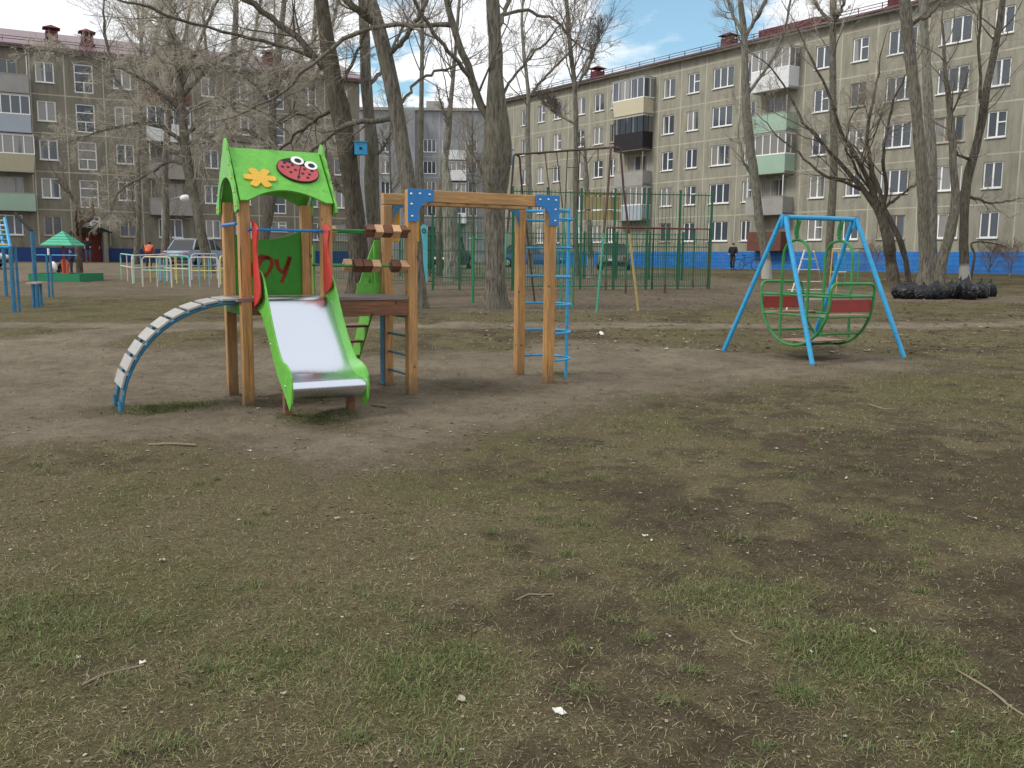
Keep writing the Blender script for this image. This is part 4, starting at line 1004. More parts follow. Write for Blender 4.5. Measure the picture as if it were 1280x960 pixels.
for fl, (k, par, fr) in enumerate([(None,)*3, ('open', M['conc'], FRAME_OLD), ('open', M['conc'], FRAME), ('glazed', M['p_white'], FRAME), ('open', M['brown_wood'], FRAME)]):
    if fl: FL.balcony(7.05, 10.05, zf[fl] - .07, k, par, fr, 1.05, 1.0, 2.35)
# entrance with arched canopy
en = MB().box((2.42, -.10, .75), (3.62, -.065, 2.95)).build('door', plain('dark_red_door', (.13, .018, .012), .6), FL.root)
MB().box((3.5, -.14, 1.8), (3.54, -.10, 2.0)).build('handle', M['bolt'], en)
MB().box((3.72, -1.5, .7), (4.0, -.065, 3.0)).build('porch_wall', WALL_L, FL.root)
cn = MB(); pts = [(1.6 + 2.7 * i / 12, 3.02 + .42 * math.sin(math.pi * i / 12)) for i in range(13)]
poly = pts + [(x, z - .07) for x, z in reversed(pts)]; poly.reverse()
cn.prism(poly, -1.6, -.065).build('canopy', plain('dark_canopy_sheet', (.05, .06, .06), .7), FL.root)
# distant grey block
GY = 122.0
p0, p1 = at(452, 330, GY), at(604, 330, GY)
FG = Facade('distant_block', (p0.x, GY), 0, 0, p1.x - p0.x, .4, 20.0, 14, WALL_G, 'distant pale grey panel block seen between the tree trunks', 'building')
for x0p, x1p in ((476, 487), (529, 545), (585, 596)):
    for py in (182, 209, 235, 262, 290):
        a, z = FG.local(x0p, py + 8); c, z2 = FG.local(x1p, py - 8); FG.window(a, c, z, z2, '3' if x1p - x0p > 13 else '2')
FG.build_wall([FG.local(p, 200)[0] for p in (500, 527, 549, 583)], [FG.local(540, p)[1] for p in (196, 222, 249, 275)])
for py in (196, 222, 249, 275):
    a, z = FG.local(553, py); c, _ = FG.local(583, py)
    FG.balcony(a, c, z - .3, 'glazed' if py != 196 else 'open', M['p_white'] if py != 249 else M['p_blue'], FRAME, 1.1, 1.0, 2.3)
MB().box((-.3, -.35, 20.0), (p1.x - p0.x + .3, 14.3, 20.35)).build('roof', M['conc'], FG.root)
a, z = FG.local(538, 150); MB().box((a - .8, 3, 20.35), (a + 1.4, 5, 21.7)).build('roof_vent', M['conc'], FG.root)
a, z = FG.local(505, 150); MB().box((a, -1.2, .4), (a + 1.5, -.02, 19.9)).build('stair_shaft', WALL_G, FG.root)
# ------------------------------------------------------------------ bare trees
BARK = {k: bark('bark_' + k, c, w_) for k, (c, w_) in {'grey': ((.175, .156, .128), 0), 'dark': ((.105, .088, .070), 0), 'pale': ((.235, .220, .190), 0), 'pale_limewashed': ((.21, .195, .165), .75), 'limewashed': ((.12, .105, .085), .75), 'brown': ((.115, .085, .062), 0)}.items()}
TWG = {'grey': plain('twig_grey', (.27, .235, .185), .9), 'dark': plain('twig_dark', (.115, .095, .078), .9), 'pale': plain('twig_pale', (.36, .33, .27), .9), 'straw': plain('twig_straw', (.46, .42, .34), .9), 'red': plain('twig_reddish', (.16, .11, .085), .9)}
def tubes_np(P, Rr, sides):
    """P (N,n,3) polylines, Rr (N,n) radii -> verts, quads"""
    N_, n, _ = P.shape
    T = np.empty_like(P); T[:, 1:-1] = P[:, 2:] - P[:, :-2]; T[:, 0] = P[:, 1] - P[:, 0]; T[:, -1] = P[:, -1] - P[:, -2]
    T /= np.linalg.norm(T, axis=2, keepdims=True) + 1e-9
    main = P[:, -1] - P[:, 0]; ax = np.argmin(np.abs(main), axis=1); ref = np.eye(3)[ax]
    A = np.cross(T, ref[:, None, :]); A /= np.linalg.norm(A, axis=2, keepdims=True) + 1e-9; B = np.cross(T, A)
    th = np.arange(sides) * 2 * np.pi / sides
    V = P[:, :, None, :] + Rr[:, :, None, None] * (A[:, :, None, :] * np.cos(th)[None, None, :, None] + B[:, :, None, :] * np.sin(th)[None, None, :, None])
    i = np.arange(N_)[:, None, None] * n * sides + np.arange(n - 1)[None, :, None] * sides; k = np.arange(sides); k2 = (k + 1) % sides
    Q = np.stack([i + k, i + k2, i + k2 + sides, i + k + sides], -1)
    return V.reshape(-1, 3), Q.reshape(-1, 4)
def resample(P, n):
    P = np.asarray(P, float); d = np.r_[0, np.cumsum(np.linalg.norm(np.diff(P[:, :3], axis=0), axis=1))]
    t = np.linspace(0, d[-1], n); return np.stack([np.interp(t, d, P[:, k]) for k in range(P.shape[1])], -1)
def grow(S, D, L, R0, n, g, wig, up, rtip):
    N_ = len(S); P = np.zeros((N_, n, 3)); P[:, 0] = S; d = D / (np.linalg.norm(D, axis=1, keepdims=True) + 1e-9); st = (L / (n - 1))[:, None]
    for i in range(1, n):
        d = d + g.normal(0, wig, (N_, 3)); d[:, 2] += up; d /= np.linalg.norm(d, axis=1, keepdims=True); P[:, i] = P[:, i - 1] + d * st
    t = np.linspace(0, 1, n)[None, :]; return P, R0[:, None] * (1 - t) + rtip * t
def spawn(P, Rr, k, g, lo, hi, ang, lf, rf, rmin, up=.1, Lmax=9):
    """k children per branch"""
    N_, n, _ = P.shape; pi = np.repeat(np.arange(N_), k); t = lo + (hi - lo) * g.random(len(pi)); f = t * (n - 1); i = np.minimum(f.astype(int), n - 2); fr = (f - i)[:, None]
    S = P[pi, i] * (1 - fr) + P[pi, i + 1] * fr; r = Rr[pi, i] * (1 - fr[:, 0]) + Rr[pi, i + 1] * fr[:, 0]
    T = P[pi, i + 1] - P[pi, i]; T /= np.linalg.norm(T, axis=1, keepdims=True) + 1e-9
    A = g.normal(0, 1, T.shape); A[:, 2] += up; A -= T * (A * T).sum(1, keepdims=True); A /= np.linalg.norm(A, axis=1, keepdims=True) + 1e-9
    a = (ang[0] + (ang[1] - ang[0]) * g.random(len(pi)))[:, None]; D = T * np.cos(a) + A * np.sin(a)
    PL = np.linalg.norm(np.diff(P, axis=1), axis=2).sum(1)[pi]; L = np.minimum(PL * (lf[0] + (lf[1] - lf[0]) * g.random(len(pi))) * (1.15 - .6 * t), Lmax)
    return S, D, L, np.maximum(r * rf, rmin)
def tree(label, trunk, Y=None, limbs=(), bark_='grey', twig='grey', seed=1, k=(14, 6, 6), L1=(.22, .42), up=(.05, .03, .0), ang=(.5, 1.1), lo=.3, top=None, extra_h=6.0, zt=0, group='bare trees in the yard', rt=.0035, wig=.12, Lm=(3.2, 1.3, .6), name='bare_tree', sp=1.0, flare=1.35):
    """trunk and limbs: points (px, py, width in px); the tree stands at its own distance, its limbs reach towards and away from the viewer"""
    g = np.random.default_rng(seed)
    b0 = gp(trunk[0][0], trunk[0][1]) if Y is None else None
    if Y is None: Y = b0.y
    base = at(trunk[0][0], trunk[0][1], Y); base.z = gz(Y) if Y > 5 else 0
    def lift(pts, y0, drift):
        out = []; q = None
        for i, (px, py, w_) in enumerate(pts):
            y = y0 + drift * i / max(1, len(pts) - 1) + (0 if i == 0 else float(g.normal(0, .06)))
            p = at(px, py, y); out.append([p.x - base.x, p.y - base.y, p.z - base.z, .84 * w_ / 2 / F * y])
        return out
    tp = lift(trunk, Y, float(g.uniform(-.8, .8)))
    tp[0][2] = -.15; tp[0][0] = 0; tp[0][1] = 0
    # continue above the picture
    e = np.array(tp[-1]); dd = np.array(tp[-1][:3]) - np.array(tp[-2][:3]); dd /= np.linalg.norm(dd) + 1e-9; dd[2] = max(dd[2], .6); dd /= np.linalg.norm(dd)
    if not extra_h:
        for q in range(1, 4): tp.append([*(e[:3] + dd * .5 * q / 3), e[3] * (1 - q / 3 * .8)])
    if extra_h:
        for q in range(1, 5): tp.append([*(e[:3] + dd * extra_h * q / 4 + g.normal(0, .12, 3)), e[3] * (1 - q / 4 * .85)])
    T = resample(tp, 40)
    T[:, :2] += np.c_[np.interp(np.arange(40), np.arange(0, 41, 5), g.normal(0, .018, 9)), np.interp(np.arange(40), np.arange(0, 41, 5), g.normal(0, .018, 9))]
    T[:, 3] *= 1 + g.normal(0, .03, 40) + np.interp(np.arange(40), np.arange(0, 41, 4), g.normal(0, .06, 11)); T[0, 3] *= flare; T[1, 3] *= 1 + (flare - 1) * .25
    root = empty(name, base, 0, label, 'tree', group)
    tv, tq, off = [], [], 0
    def addt(P, sides):
        nonlocal off
        V, Q = tubes_np(P[None, :, :3], P[None, :, 3], sides); 
        # bark ridges: push rings in and out
        rr = V.reshape(len(P), sides, 3); c = P[:, None, :3]; kf = 1 + g.normal(0, .05, (1, sides, 1)) + g.normal(0, .03, (len(P), sides, 1)); V = (c + (rr - c) * kf).reshape(-1, 3)
        tv.append(V); tq.append(Q + off); off += len(V)
    addt(T, 14)
    Ls = [T[int(40 * lo):]]; known = [T]
    for lb in limbs:
        # start a limb on the trunk, at the nearest height
        drift = float(g.uniform(-1.6, 1.6)); p = np.array(lift(lb, Y, drift))
        A_ll = np.concatenate(known); i = np.argmin(np.hypot(A_ll[:, 0] - p[0, 0], A_ll[:, 2] - p[0, 2])); st = A_ll[i]
        p[:, 1] += st[1] - p[0, 1]; p[0, :3] = st[:3]; p[0, 3] = min(p[0, 3], st[3])
        dl = p[-1, :3] - p[-2, :3]; dl /= np.linalg.norm(dl) + 1e-9; ln = .45 * np.linalg.norm(p[-1, :3] - p[0, :3]); e0 = p[-1].copy()
        for q_ in range(1, 5):
            dl = dl + g.normal(0, .12, 3); dl[2] += up[0]; dl /= np.linalg.norm(dl); nx = p[-1].copy(); nx[:3] += dl * ln / 4; nx[3] = e0[3] * (1 - q_ / 4 * .9); p = np.vstack([p, nx])
        q = resample(p, 22); q[3:, :3] += g.normal(0, .02, (19, 3)); addt(q, 9); Ls.append(q); known.append(q[2:])
    lv = [resample(l, 16) for l in Ls]; P0 = np.stack(lv); Pp, Rp = P0[:, :, :3], P0[:, :, 3]
    # secondary limbs
    k = (int(k[0] * 1.3), int(k[1] * 1.3), int(k[2] * 1.1))
    reps = np.array([k[0]] + [max(4, k[0] // 2)] * (len(lv) - 1)); out = []
    S = []; 
    for i in range(len(lv)):
        S.append(spawn(Pp[i:i+1], Rp[i:i+1], reps[i], g, .12, .98, ang, (L1[0] * sp, L1[1] * sp), .42, .008, .35, Lm[0]))
    S = [np.concatenate([s[j] for s in S]) for j in range(4)]
    P1, R1 = grow(*S[:3], np.minimum(S[3] * .8, .035), 8, g, wig, up[0], rt * 1.6)
    S = spawn(P1, R1, k[1], g, .15, 1, (.4, 1.0), (.4, .8), .5, .005, .2, Lm[1]); P2, R2 = grow(*S, 6, g, wig * 1.2, up[1], rt)
    S = spawn(P2, R2, k[2], g, .15, 1, (.35, .95), (.35, .7), .6, .0035, .1, Lm[2]); P3, R3 = grow(*S, 4, g, wig * 1.3, up[2], rt * .75)
    V1, Q1 = tubes_np(P1, R1, 6); tv.append(V1); tq.append(Q1 + off)
    np_mesh('trunk', np.concatenate(tv), np.concatenate(tq), BARK[bark_], root, smooth=True)
    V2, Q2 = tubes_np(P2, R2, 4); V3, Q3 = tubes_np(P3, R3, 3)
    np_mesh('crown', np.concatenate([V2, V3]), np.concatenate([Q2, Q3 + len(V2)]), TWG[twig], root, smooth=True)
    return root, Y
# near row of poplars behind the play set
T1, Y1 = tree('thick knobbly poplar trunk behind the climbing frame with a long arm to the left', [(621, 386, 35), (619, 330, 27), (617, 260, 30), (619, 215, 38), (622, 185, 42), (620, 150, 33), (618, 100, 22), (617, 50, 21), (615, 0, 20), (612, -60, 19), (610, -140, 15)],
    limbs=[[(610, 165, 15), (603, 140, 12), (590, 100, 11), (576, 60, 10), (562, 20, 9), (556, -20, 7), (545, -80, 5)],
           [(570, 44, 8), (552, 40, 6), (530, 42, 6), (505, 39, 6), (480, 42, 6), (455, 50, 6), (438, 56, 6), (415, 72, 5), (398, 88, 5), (375, 110, 4), (352, 128, 3.5)],
           [(592, 102, 7), (570, 80, 6), (552, 55, 5), (530, 25, 5), (510, -10, 4)],
           [(620, 60, 7), (632, 20, 6), (645, -30, 5)], [(622, 130, 5), (640, 100, 4), (668, 70, 3.5), (690, 50, 3)], [(624, 20, 5), (655, 12, 4.5), (690, 22, 4), (715, 48, 3)],
           [(612, 235, 6), (604, 225, 5), (600, 205, 3)]], seed=3, bark_='grey', k=(16, 6, 6), lo=.5, Lm=(3.0, 1.5, .7))
T2, Y2 = tree('leaning poplar trunk rising to the left behind the bridge corner', [(527, 385, 24), (519, 320, 23), (514, 270, 24), (508, 220, 24), (500, 170, 25), (493, 120, 24), (484, 75, 22), (474, 35, 20), (464, 0, 18), (450, -50, 15), (436, -120, 11)],
    limbs=[[(505, 160, 9), (488, 146, 8), (462, 148, 8), (440, 152, 8), (418, 162, 8), (400, 176, 7), (384, 190, 6), (365, 205, 4)], [(470, 34, 12), (450, 14, 11), (432, -2, 10), (410, -30, 8)], [(488, 70, 8), (505, 45, 7), (520, 20, 6), (535, -8, 5)], [(500, 130, 5), (515, 105, 4), (540, 88, 4), (575, 78, 3)]], seed=5, k=(12, 6, 6), lo=.5)
T3, Y3 = tree('dark rugged trunk with blue nesting box behind the ladybug tower', [(446, 372, 34), (449, 330, 27), (445, 280, 27), (439, 230, 27), (434, 190, 26), (428, 150, 27), (416, 100, 24), (410, 60, 21), (404, 20, 19), (398, -30, 17), (392, -100, 13)],
    limbs=[[(408, 92, 10), (390, 68, 9), (372, 48, 9), (350, 30, 8), (325, 12, 8), (300, -4, 7), (270, -26, 5)], [(400, 82, 6), (375, 66, 5), (345, 56, 5), (300, 45, 4.5), (262, 36, 4), (225, 27, 4), (190, 12, 4), (150, 2, 3)], [(436, 250, 10), (424, 236, 8), (415, 222, 6), (404, 205, 4)], [(420, 140, 6), (395, 150, 5), (370, 172, 4), (340, 200, 3)], [(416, 110, 6), (440, 85, 5), (455, 50, 4)]],
    seed=8, bark_='dark', twig='grey', k=(14, 6, 7), lo=.45)
T4, Y4 = tree('straight grey trunk just right of the dark trunk and nesting box', [(470, 340, 20), (468, 290, 19), (465, 230, 20), (466, 180, 19), (462, 140, 16), (459, 100, 15), (457, 50, 14), (455, 0, 13), (452, -60, 11)], Y=26.5,
    limbs=[[(466, 120, 6), (474, 100, 6), (480, 90, 5), (492, 60, 4), (510, 35, 4)], [(470, 200, 5), (480, 185, 4), (490, 170, 3)]], seed=11, k=(12, 5, 6), lo=.4)
T5, _ = tree('thin straight tree before the distant grey block', [(526, 338, 9), (526, 240, 8.5), (525, 180, 8), (526, 120, 7), (527, 60, 6), (528, 0, 5), (528, -60, 4)], Y=44, seed=13, k=(16, 6, 5), lo=.3, ang=(.4, .8), up=(.12, .05, 0), Lm=(3.5, 1.6, .8))
T5b, _ = tree('slender slanting trunk leaning right before the distant block', [(548, 338, 9), (549, 260, 9), (556, 200, 9), (560, 170, 9), (563, 130, 7), (567, 90, 6), (570, 50, 5), (574, 0, 4)], Y=40, seed=14, k=(14, 6, 5), lo=.3, up=(.1, .05, 0), limbs=[[(562, 160, 5), (556, 145, 4), (550, 125, 3)]])
T5c, _ = tree('stout pale trunk beyond the sports fence left of the thick poplar', [(566, 350, 26), (564, 300, 24), (562, 260, 22), (558, 230, 16), (556, 205, 9)], Y=36, seed=15, bark_='pale', k=(6, 4, 4), lo=.5, extra_h=0, Lm=(1.5, .8, .5))
# tangled tree on the left with hanging twigs
T6, Y6 = tree('leaning tree with a tangled drooping pale crown before the left block', [(263, 342, 17), (258, 318, 14), (251, 285, 14), (244, 250, 14), (236, 215, 13), (231, 180, 13), (228, 150, 12), (226, 120, 11), (222, 80, 10)], extra_h=3,
    limbs=[[(231, 178, 7), (200, 158, 6), (170, 152, 5), (140, 158, 4), (115, 165, 3)], [(230, 176, 7), (260, 176, 6), (290, 175, 5), (330, 180, 4)], [(232, 165, 7), (262, 140, 6), (295, 125, 6), (330, 140, 5), (352, 160, 4)], [(228, 140, 7), (205, 120, 6), (180, 100, 5), (150, 85, 4), (110, 70, 3)], [(226, 120, 7), (250, 90, 6), (280, 70, 5), (310, 60, 4)],
           [(240, 210, 5), (212, 200, 4), (185, 215, 4), (150, 235, 3)], [(224, 100, 6), (215, 60, 5), (200, 20, 4)], [(226, 110, 6), (243, 60, 5), (262, 10, 4)]],
    seed=21, bark_='grey', twig='straw', k=(26, 9, 9), lo=.3, up=(-.03, -.07, -.10), wig=.2, Lm=(3.6, 2.2, 1.3), rt=.0045, flare=1.15)
T6b, _ = tree('second tangled tree with drooping twigs behind the ladybug roof', [(322, 345, 15), (330, 300, 14), (338, 250, 14), (343, 200, 13), (340, 150, 12), (344, 100, 11), (350, 50, 9), (354, 0, 7)], Y=41, extra_h=3,
    limbs=[[(342, 190, 7), (315, 165, 6), (285, 160, 5), (255, 175, 4)], [(340, 160, 7), (370, 140, 6), (395, 150, 5), (415, 175, 3)], [(342, 140, 6), (325, 110, 5), (300, 90, 5), (270, 85, 3)], [(345, 110, 6), (370, 80, 5), (390, 55, 4)]],
    seed=22, twig='straw', k=(24, 9, 9), lo=.3, up=(-.03, -.07, -.10), wig=.2, Lm=(3.2, 2.1, 1.2), rt=.0045)
for i, (px, Yt, lab, w_) in enumerate([(205, 50, 'pale tree whose trunk rises in front of the left roof', 9), (286, 52, 'forked tree standing left of the ladybug roof', 11), (170, 56, 'slim tree rising above the chimneys of the left block', 7), (385, 48, 'slim grey tree between the ladybug roof and dark trunk', 9)]):
    tree(lab, [(px, 336, w_ + 3), (px + 3, 280, w_), (px + 2, 200, w_), (px + 6, 140, w_ - 1), (px + 5, 80, w_ - 2), (px + 9, 20, w_ - 3), (px + 10, -40, 3)], Y=Yt, seed=30 + i, twig='grey', k=(22, 7, 7), lo=.35, ang=(.35, .9), up=(.04, -.01, -.04), Lm=(4.2, 2.2, 1.1), rt=.005, extra_h=4,
         limbs=[[(px + 3, 150, 6), (px - 20 - 5*i, 90, 5), (px - 30 - 4*i, 30, 4)], [(px + 5, 110, 6), (px + 26, 60, 5), (px + 38, 0, 4)]])
T7, _ = tree('short forked tree beside the green sandbox with cut limbs', [(99, 346, 10), (99, 320, 9), (98, 300, 10), (97, 285, 10), (100, 278, 8)], extra_h=0, seed=41, bark_='brown', k=(5, 6, 6), lo=.6,
    limbs=[[(97, 288, 8), (92, 270, 6), (86, 252, 5), (78, 240, 4), (66, 225, 3)], [(99, 285, 7), (105, 272, 6), (108, 262, 5)], [(96, 292, 5), (90, 285, 4), (88, 272, 3)]], Lm=(2.6, 1.2, .7))
for i, (px, lab) in enumerate([(176, 'thin bush stem behind the pipe barriers, left one'), (218, 'thin bush stem behind the pipe barriers beside the lamp')]):
    tree(lab, [(px, 334, 3), (px - 4, 300, 3), (px - 8, 270, 2.5), (px - 12, 235, 2)], Y=56, seed=45 + i, twig='grey', k=(14, 6, 6), extra_h=2, lo=.2, Lm=(2.5, 1.5, .8), name='bare_shrub', group='shrubs by the left block', flare=1.0)
# centre background
tree('slim poplar before the far end of the right block', [(664, 345, 10), (662, 300, 9), (660, 220, 9), (660, 150, 8), (661, 118, 7), (657, 80, 5), (652, 30, 4)], Y=52, bark_='pale', twig='pale', seed=51, k=(14, 6, 5), lo=.35, limbs=[[(661, 120, 5), (676, 100, 4), (695, 80, 4), (710, 65, 3)]], up=(.08, .03, 0), Lm=(4, 1.8, .9))
tree('tall slim tree with a fine reddish crown before the right block', [(720, 350, 9), (720, 300, 8), (720, 220, 8), (720, 150, 8), (718, 100, 7), (713, 60, 6), (710, 20, 6), (708, -20, 5)], Y=42, seed=52, twig='dark', k=(30, 8, 7), lo=.3, ang=(.3, .75), up=(.12, .06, .02), Lm=(4, 1.9, 1.0), limbs=[[(718, 160, 4), (700, 145, 3), (683, 130, 3)], [(719, 110, 4), (735, 85, 4), (748, 50, 3)]], rt=.005)
tree('slim tree trunk beyond the sports fence near the swing arch', [(738, 352, 11), (737, 320, 9), (735, 270, 8), (733, 220, 6), (731, 190, 4)], Y=40, seed=53, bark_='pale_limewashed', k=(8, 5, 5), lo=.4, extra_h=0, Lm=(1.6, .9, .5))
# right side
T11, _ = tree('pale leaning poplar with limewashed foot left of the gondola swing', [(958, 348, 16), (957, 320, 13), (951, 285, 12), (945, 240, 13), (938, 190, 13), (933, 140, 12), (931, 90, 10), (930, 40, 9), (926, 10, 8), (922, -40, 6)], bark_='pale_limewashed', twig='pale', seed=61, flare=1.05, k=(18, 7, 7), lo=.4, up=(.1, .04, 0),
    limbs=[[(931, 42, 6), (942, 28, 5), (955, 5, 4), (965, -20, 3)], [(931, 45, 6), (915, 20, 5), (905, -10, 4)], [(958, 120, 5), (962, 80, 4), (978, 45, 4), (985, 5, 3)], [(938, 220, 5), (928, 200, 4), (922, 172, 3)]])
T12, _ = tree('grey poplar rising behind the gondola swing', [(1035, 352, 13), (1036, 310, 11), (1040, 250, 12), (1043, 190, 11), (1042, 130, 10), (1041, 80, 9), (1041, 35, 9), (1041, 0, 8), (1040, -50, 7)], Y=45, seed=62, bark_='grey', twig='straw', k=(22, 9, 8), lo=.4, up=(.1, .03, 0),
    limbs=[[(1041, 32, 6), (1028, 15, 5), (1016, -6, 4)], [(1042, 35, 5), (1052, 15, 4), (1060, -8, 4)]])
T13, _ = tree('dark spreading maple with many arched limbs right of the swing', [(1117, 356, 19), (1114, 330, 16), (1109, 300, 15), (1103, 278, 13), (1096, 256, 13)], extra_h=0, seed=63, bark_='dark', twig='grey', k=(12, 8, 8), lo=.75, Lm=(3.0, 1.4, .7), rt=.004,
    limbs=[[(1098, 262, 11), (1080, 235, 8), (1055, 205, 6), (1030, 180, 5), (1005, 150, 4), (985, 110, 3)], [(1097, 256, 10), (1088, 225, 7), (1070, 190, 6), (1050, 160, 5), (1040, 120, 4), (1020, 80, 3)], [(1098, 250, 9), (1092, 210, 6), (1085, 170, 5), (1092, 130, 4), (1100, 95, 3)], [(1104, 270, 8), (1110, 235, 6), (1105, 200, 5), (1110, 160, 4), (1120, 120, 3)], [(1090, 245, 6), (1060, 228, 5), (1030, 218, 4), (1000, 190, 3), (975, 170, 2.5)], [(1106, 262, 6), (1125, 245, 4), (1140, 235, 3)], [(1098, 240, 5), (1075, 215, 4), (1060, 185, 3), (1065, 150, 2)]])
tree('thinner dark stem right beside the spreading maple', [(1138, 354, 8), (1132, 325, 7), (1124, 300, 8), (1115, 280, 8), (1106, 262, 7), (1100, 240, 6), (1090, 212, 4), (1075, 190, 3)], seed=64, bark_='dark', twig='dark', k=(8, 6, 6), lo=.5, extra_h=1, Lm=(2, 1, .6))
T14, _ = tree('thickest straight grey poplar behind the row of rubbish bags', [(1158, 360, 24), (1157, 330, 18), (1155, 290, 18), (1153, 230, 17), (1149, 180, 17), (1146, 140, 15), (1141, 90, 16), (1137, 50, 16), (1134, 20, 15), (1130, -30, 14), (1128, -80, 10)], seed=65, k=(16, 6, 6), lo=.5, up=(.08, .02, 0),
    limbs=[[(1138, 52, 9), (1128, 30, 7), (1120, 10, 6), (1112, -20, 5)], [(1144, 40, 6), (1160, 20, 5), (1180, -5, 4)], [(1142, 90, 8), (1130, 84, 6), (1128, 78, 4)]])
tree('paler poplar trunk rising close behind the thickest one', [(1168, 357, 15), (1166, 320, 13), (1165, 260, 13), (1164, 200, 14), (1161, 140, 13), (1158, 80, 12), (1155, 30, 11), (1153, -10, 10), (1150, -60, 8)], Y=38, seed=66, bark_='pale', twig='grey', k=(14, 6, 5), lo=.4, up=(.08, .02, 0))
tree('slanted trunk leaning right between the poplars and the limewashed one', [(1172, 357, 17), (1178, 325, 15), (1187, 295, 14), (1193, 265, 13), (1195, 240, 12), (1192, 210, 10), (1190, 170, 9), (1186, 130, 8), (1181, 90, 6), (1180, 50, 4)], seed=67, k=(12, 6, 6), lo=.4, extra_h=2, Lm=(2.6, 1.3, .7))
tree('limewashed trunk with crooked top behind the right end of the bags', [(1207, 356, 17), (1205, 330, 13), (1204, 300, 12), (1205, 270, 11), (1207, 240, 12), (1212, 215, 13), (1221, 185, 12), (1229, 150, 11), (1234, 110, 10), (1242, 70, 9), (1249, 30, 8), (1256, -20, 7)], seed=68, bark_='limewashed', flare=1.15, twig='grey', k=(14, 6, 6), lo=.4, limbs=[[(1222, 170, 5), (1226, 130, 5), (1226, 95, 4), (1221, 60, 4), (1226, 20, 3)], [(1206, 250, 5), (1222, 248, 4), (1240, 255, 3), (1262, 250, 2)], [(1214, 205, 5), (1200, 195, 4), (1190, 180, 3)]], Lm=(2.6, 1.3, .7))
# bent shoot
b0 = gp(1213, 356); e = MB(); c0 = at(1213, 345, b0.y)
pts = [at(x, y, b0.y - .1) - b0 for x, y in ((1213, 352), (1216, 335), (1219, 318), (1214, 308), (1214, 304), (1222, 302), (1235, 303), (1250, 306), (1259, 309))]
o = e.tube(fillet(pts, .12, 3), [.05 - .04 * i / 40 for i in range(len(fillet(pts, .12, 3)))], 7).build('bent_shoot', BARK['dark'], None, True); o.location = b0; tag(o, 'hooked bare shoot arching right in front of the blue plinth', 'branch')
# low scrub by the blocks
for i, (px, Yt, lab) in enumerate([(1262, 46, 'low twiggy scrub by the blue plinth at the right edge'), (1235, 47, 'low twiggy scrub right of the limewashed trunk'), (1088, 50, 'low dry scrub by the plinth left of the maple'), (225, 58, 'low bare bush near the pale blue car')]):
    tree(lab, [(px, 345 - (Yt - 46) * .3, 2), (px + 2, 335, 1.5), (px + 3, 322, 1)], Y=Yt, seed=80 + i, k=(16, 6, 5), lo=.05, extra_h=0, Lm=(1.1, .6, .4), L1=(.5, .9), twig='red', name='bare_shrub', group='low bare scrub', flare=1.0)
# more trees far off, above the roofs
for i, (px, Yt, tp) in enumerate([(487, 100, 130), (590, 104, 118)]):
    tree(['far bare tree left of the distant grey block', 'far bare tree at the right end of the distant block'][i], [(px, 330, 3.5), (px + 2, 250, 3), (px, 190, 2.5), (px + 1, tp, 1.5)], Y=Yt, seed=90 + i, k=(20, 7, 5), lo=.3, extra_h=0, Lm=(5, 2.6, 1.3), rt=.012, up=(.1, .03, 0))
# ------------------------------------------------------------------ equipment further back
def gpt(px, py, dz=0):
    p = gp(px, py); p.z += dz; return p
class Th:
    def __init__(s, name, base, label, cat, group=None, rz=0):
        s.b = Vector(base); s.root = empty(name, s.b, rz, label, cat, group)
    def l(s, p): return Vector(p) - s.b
    def tube(s, name, pts, r, mat, n=8, parent=None, rad=0):
        P = [s.l(p) for p in pts]
        if rad: P = fillet(P, rad)
        return MB().tube(P, r, n).build(name, mat, parent or s.root, True)
# ---- sports cage
def fence(name, label, a, c, h, nposts, rodgap, mats, low=None, post_w=.07, rails=(.12, .5, .97), group='green sports court fences', z_up=.12):
    a = Vector(a); c = Vector(c); t = Th(name, a, label, 'fence', group); d = c - a; L = d.xy.length; u = Vector((d.x, d.y, 0)) / L
    def P(s, z): q = a + u * s; return Vector((q.x, q.y, gz(q.y) + z))
    for i in range(nposts + 1):
        s = L * i / nposts; MB().bar(t.l(P(s, -.2)), t.l(P(s, h + .06)), post_w).build('fence_post', mats[0], t.root)
    for k in rails: MB().bar(t.l(P(0, z_up + (h - z_up) * k)), t.l(P(L, z_up + (h - z_up) * k)), .04, .03).build('rail', mats[0], t.root)
    rods = MB(); n = int(L / rodgap)
    for i in range(1, n): 
        s = L * i / n; rods.tube([t.l(P(s, z_up)), t.l(P(s, h))], .0085, 4)
    if low:
        for i in range(n):
            s = L * (i + .5) / n; rods.tube([t.l(P(s, z_up)), t.l(P(s, low))], .0085, 4)
    o = rods.build('rod_panel', mats[0], t.root); return t, P, L
FG2 = (M['fence_green'],)
tf, PF, LF = fence('sports_fence', 'tall green rod fence of the sports court with a tan board on it', gp(640, 363), gp(886, 362), 3.22, 6, .125, FG2, low=1.55, rails=(.0, .42, .5, .97))
bx0, bx1 = (gp(732, 364) - gp(640, 363)).xy.length, (gp(781, 364) - gp(640, 363)).xy.length
q = MB(); 
for zz0, zz1 in ((2.27, 2.56), (2.62, 3.02), (3.06, 3.16)):
    q.add([tf.l(PF(bx0, zz0)) + Vector((0, .05, 0)), tf.l(PF(bx1, zz0)) + Vector((0, .05, 0)), tf.l(PF(bx1, zz1)) + Vector((0, .05, 0)), tf.l(PF(bx0, zz1)) + Vector((0, .05, 0)),
           tf.l(PF(bx0, zz0)) + Vector((0, .08, 0)), tf.l(PF(bx1, zz0)) + Vector((0, .08, 0)), tf.l(PF(bx1, zz1)) + Vector((0, .08, 0)), tf.l(PF(bx0, zz1)) + Vector((0, .08, 0))], [(0,1,2,3),(7,6,5,4),(0,4,5,1),(3,2,6,7),(0,3,7,4),(1,5,6,2)])
q.build('board_panel', M['tan'], tf.root)
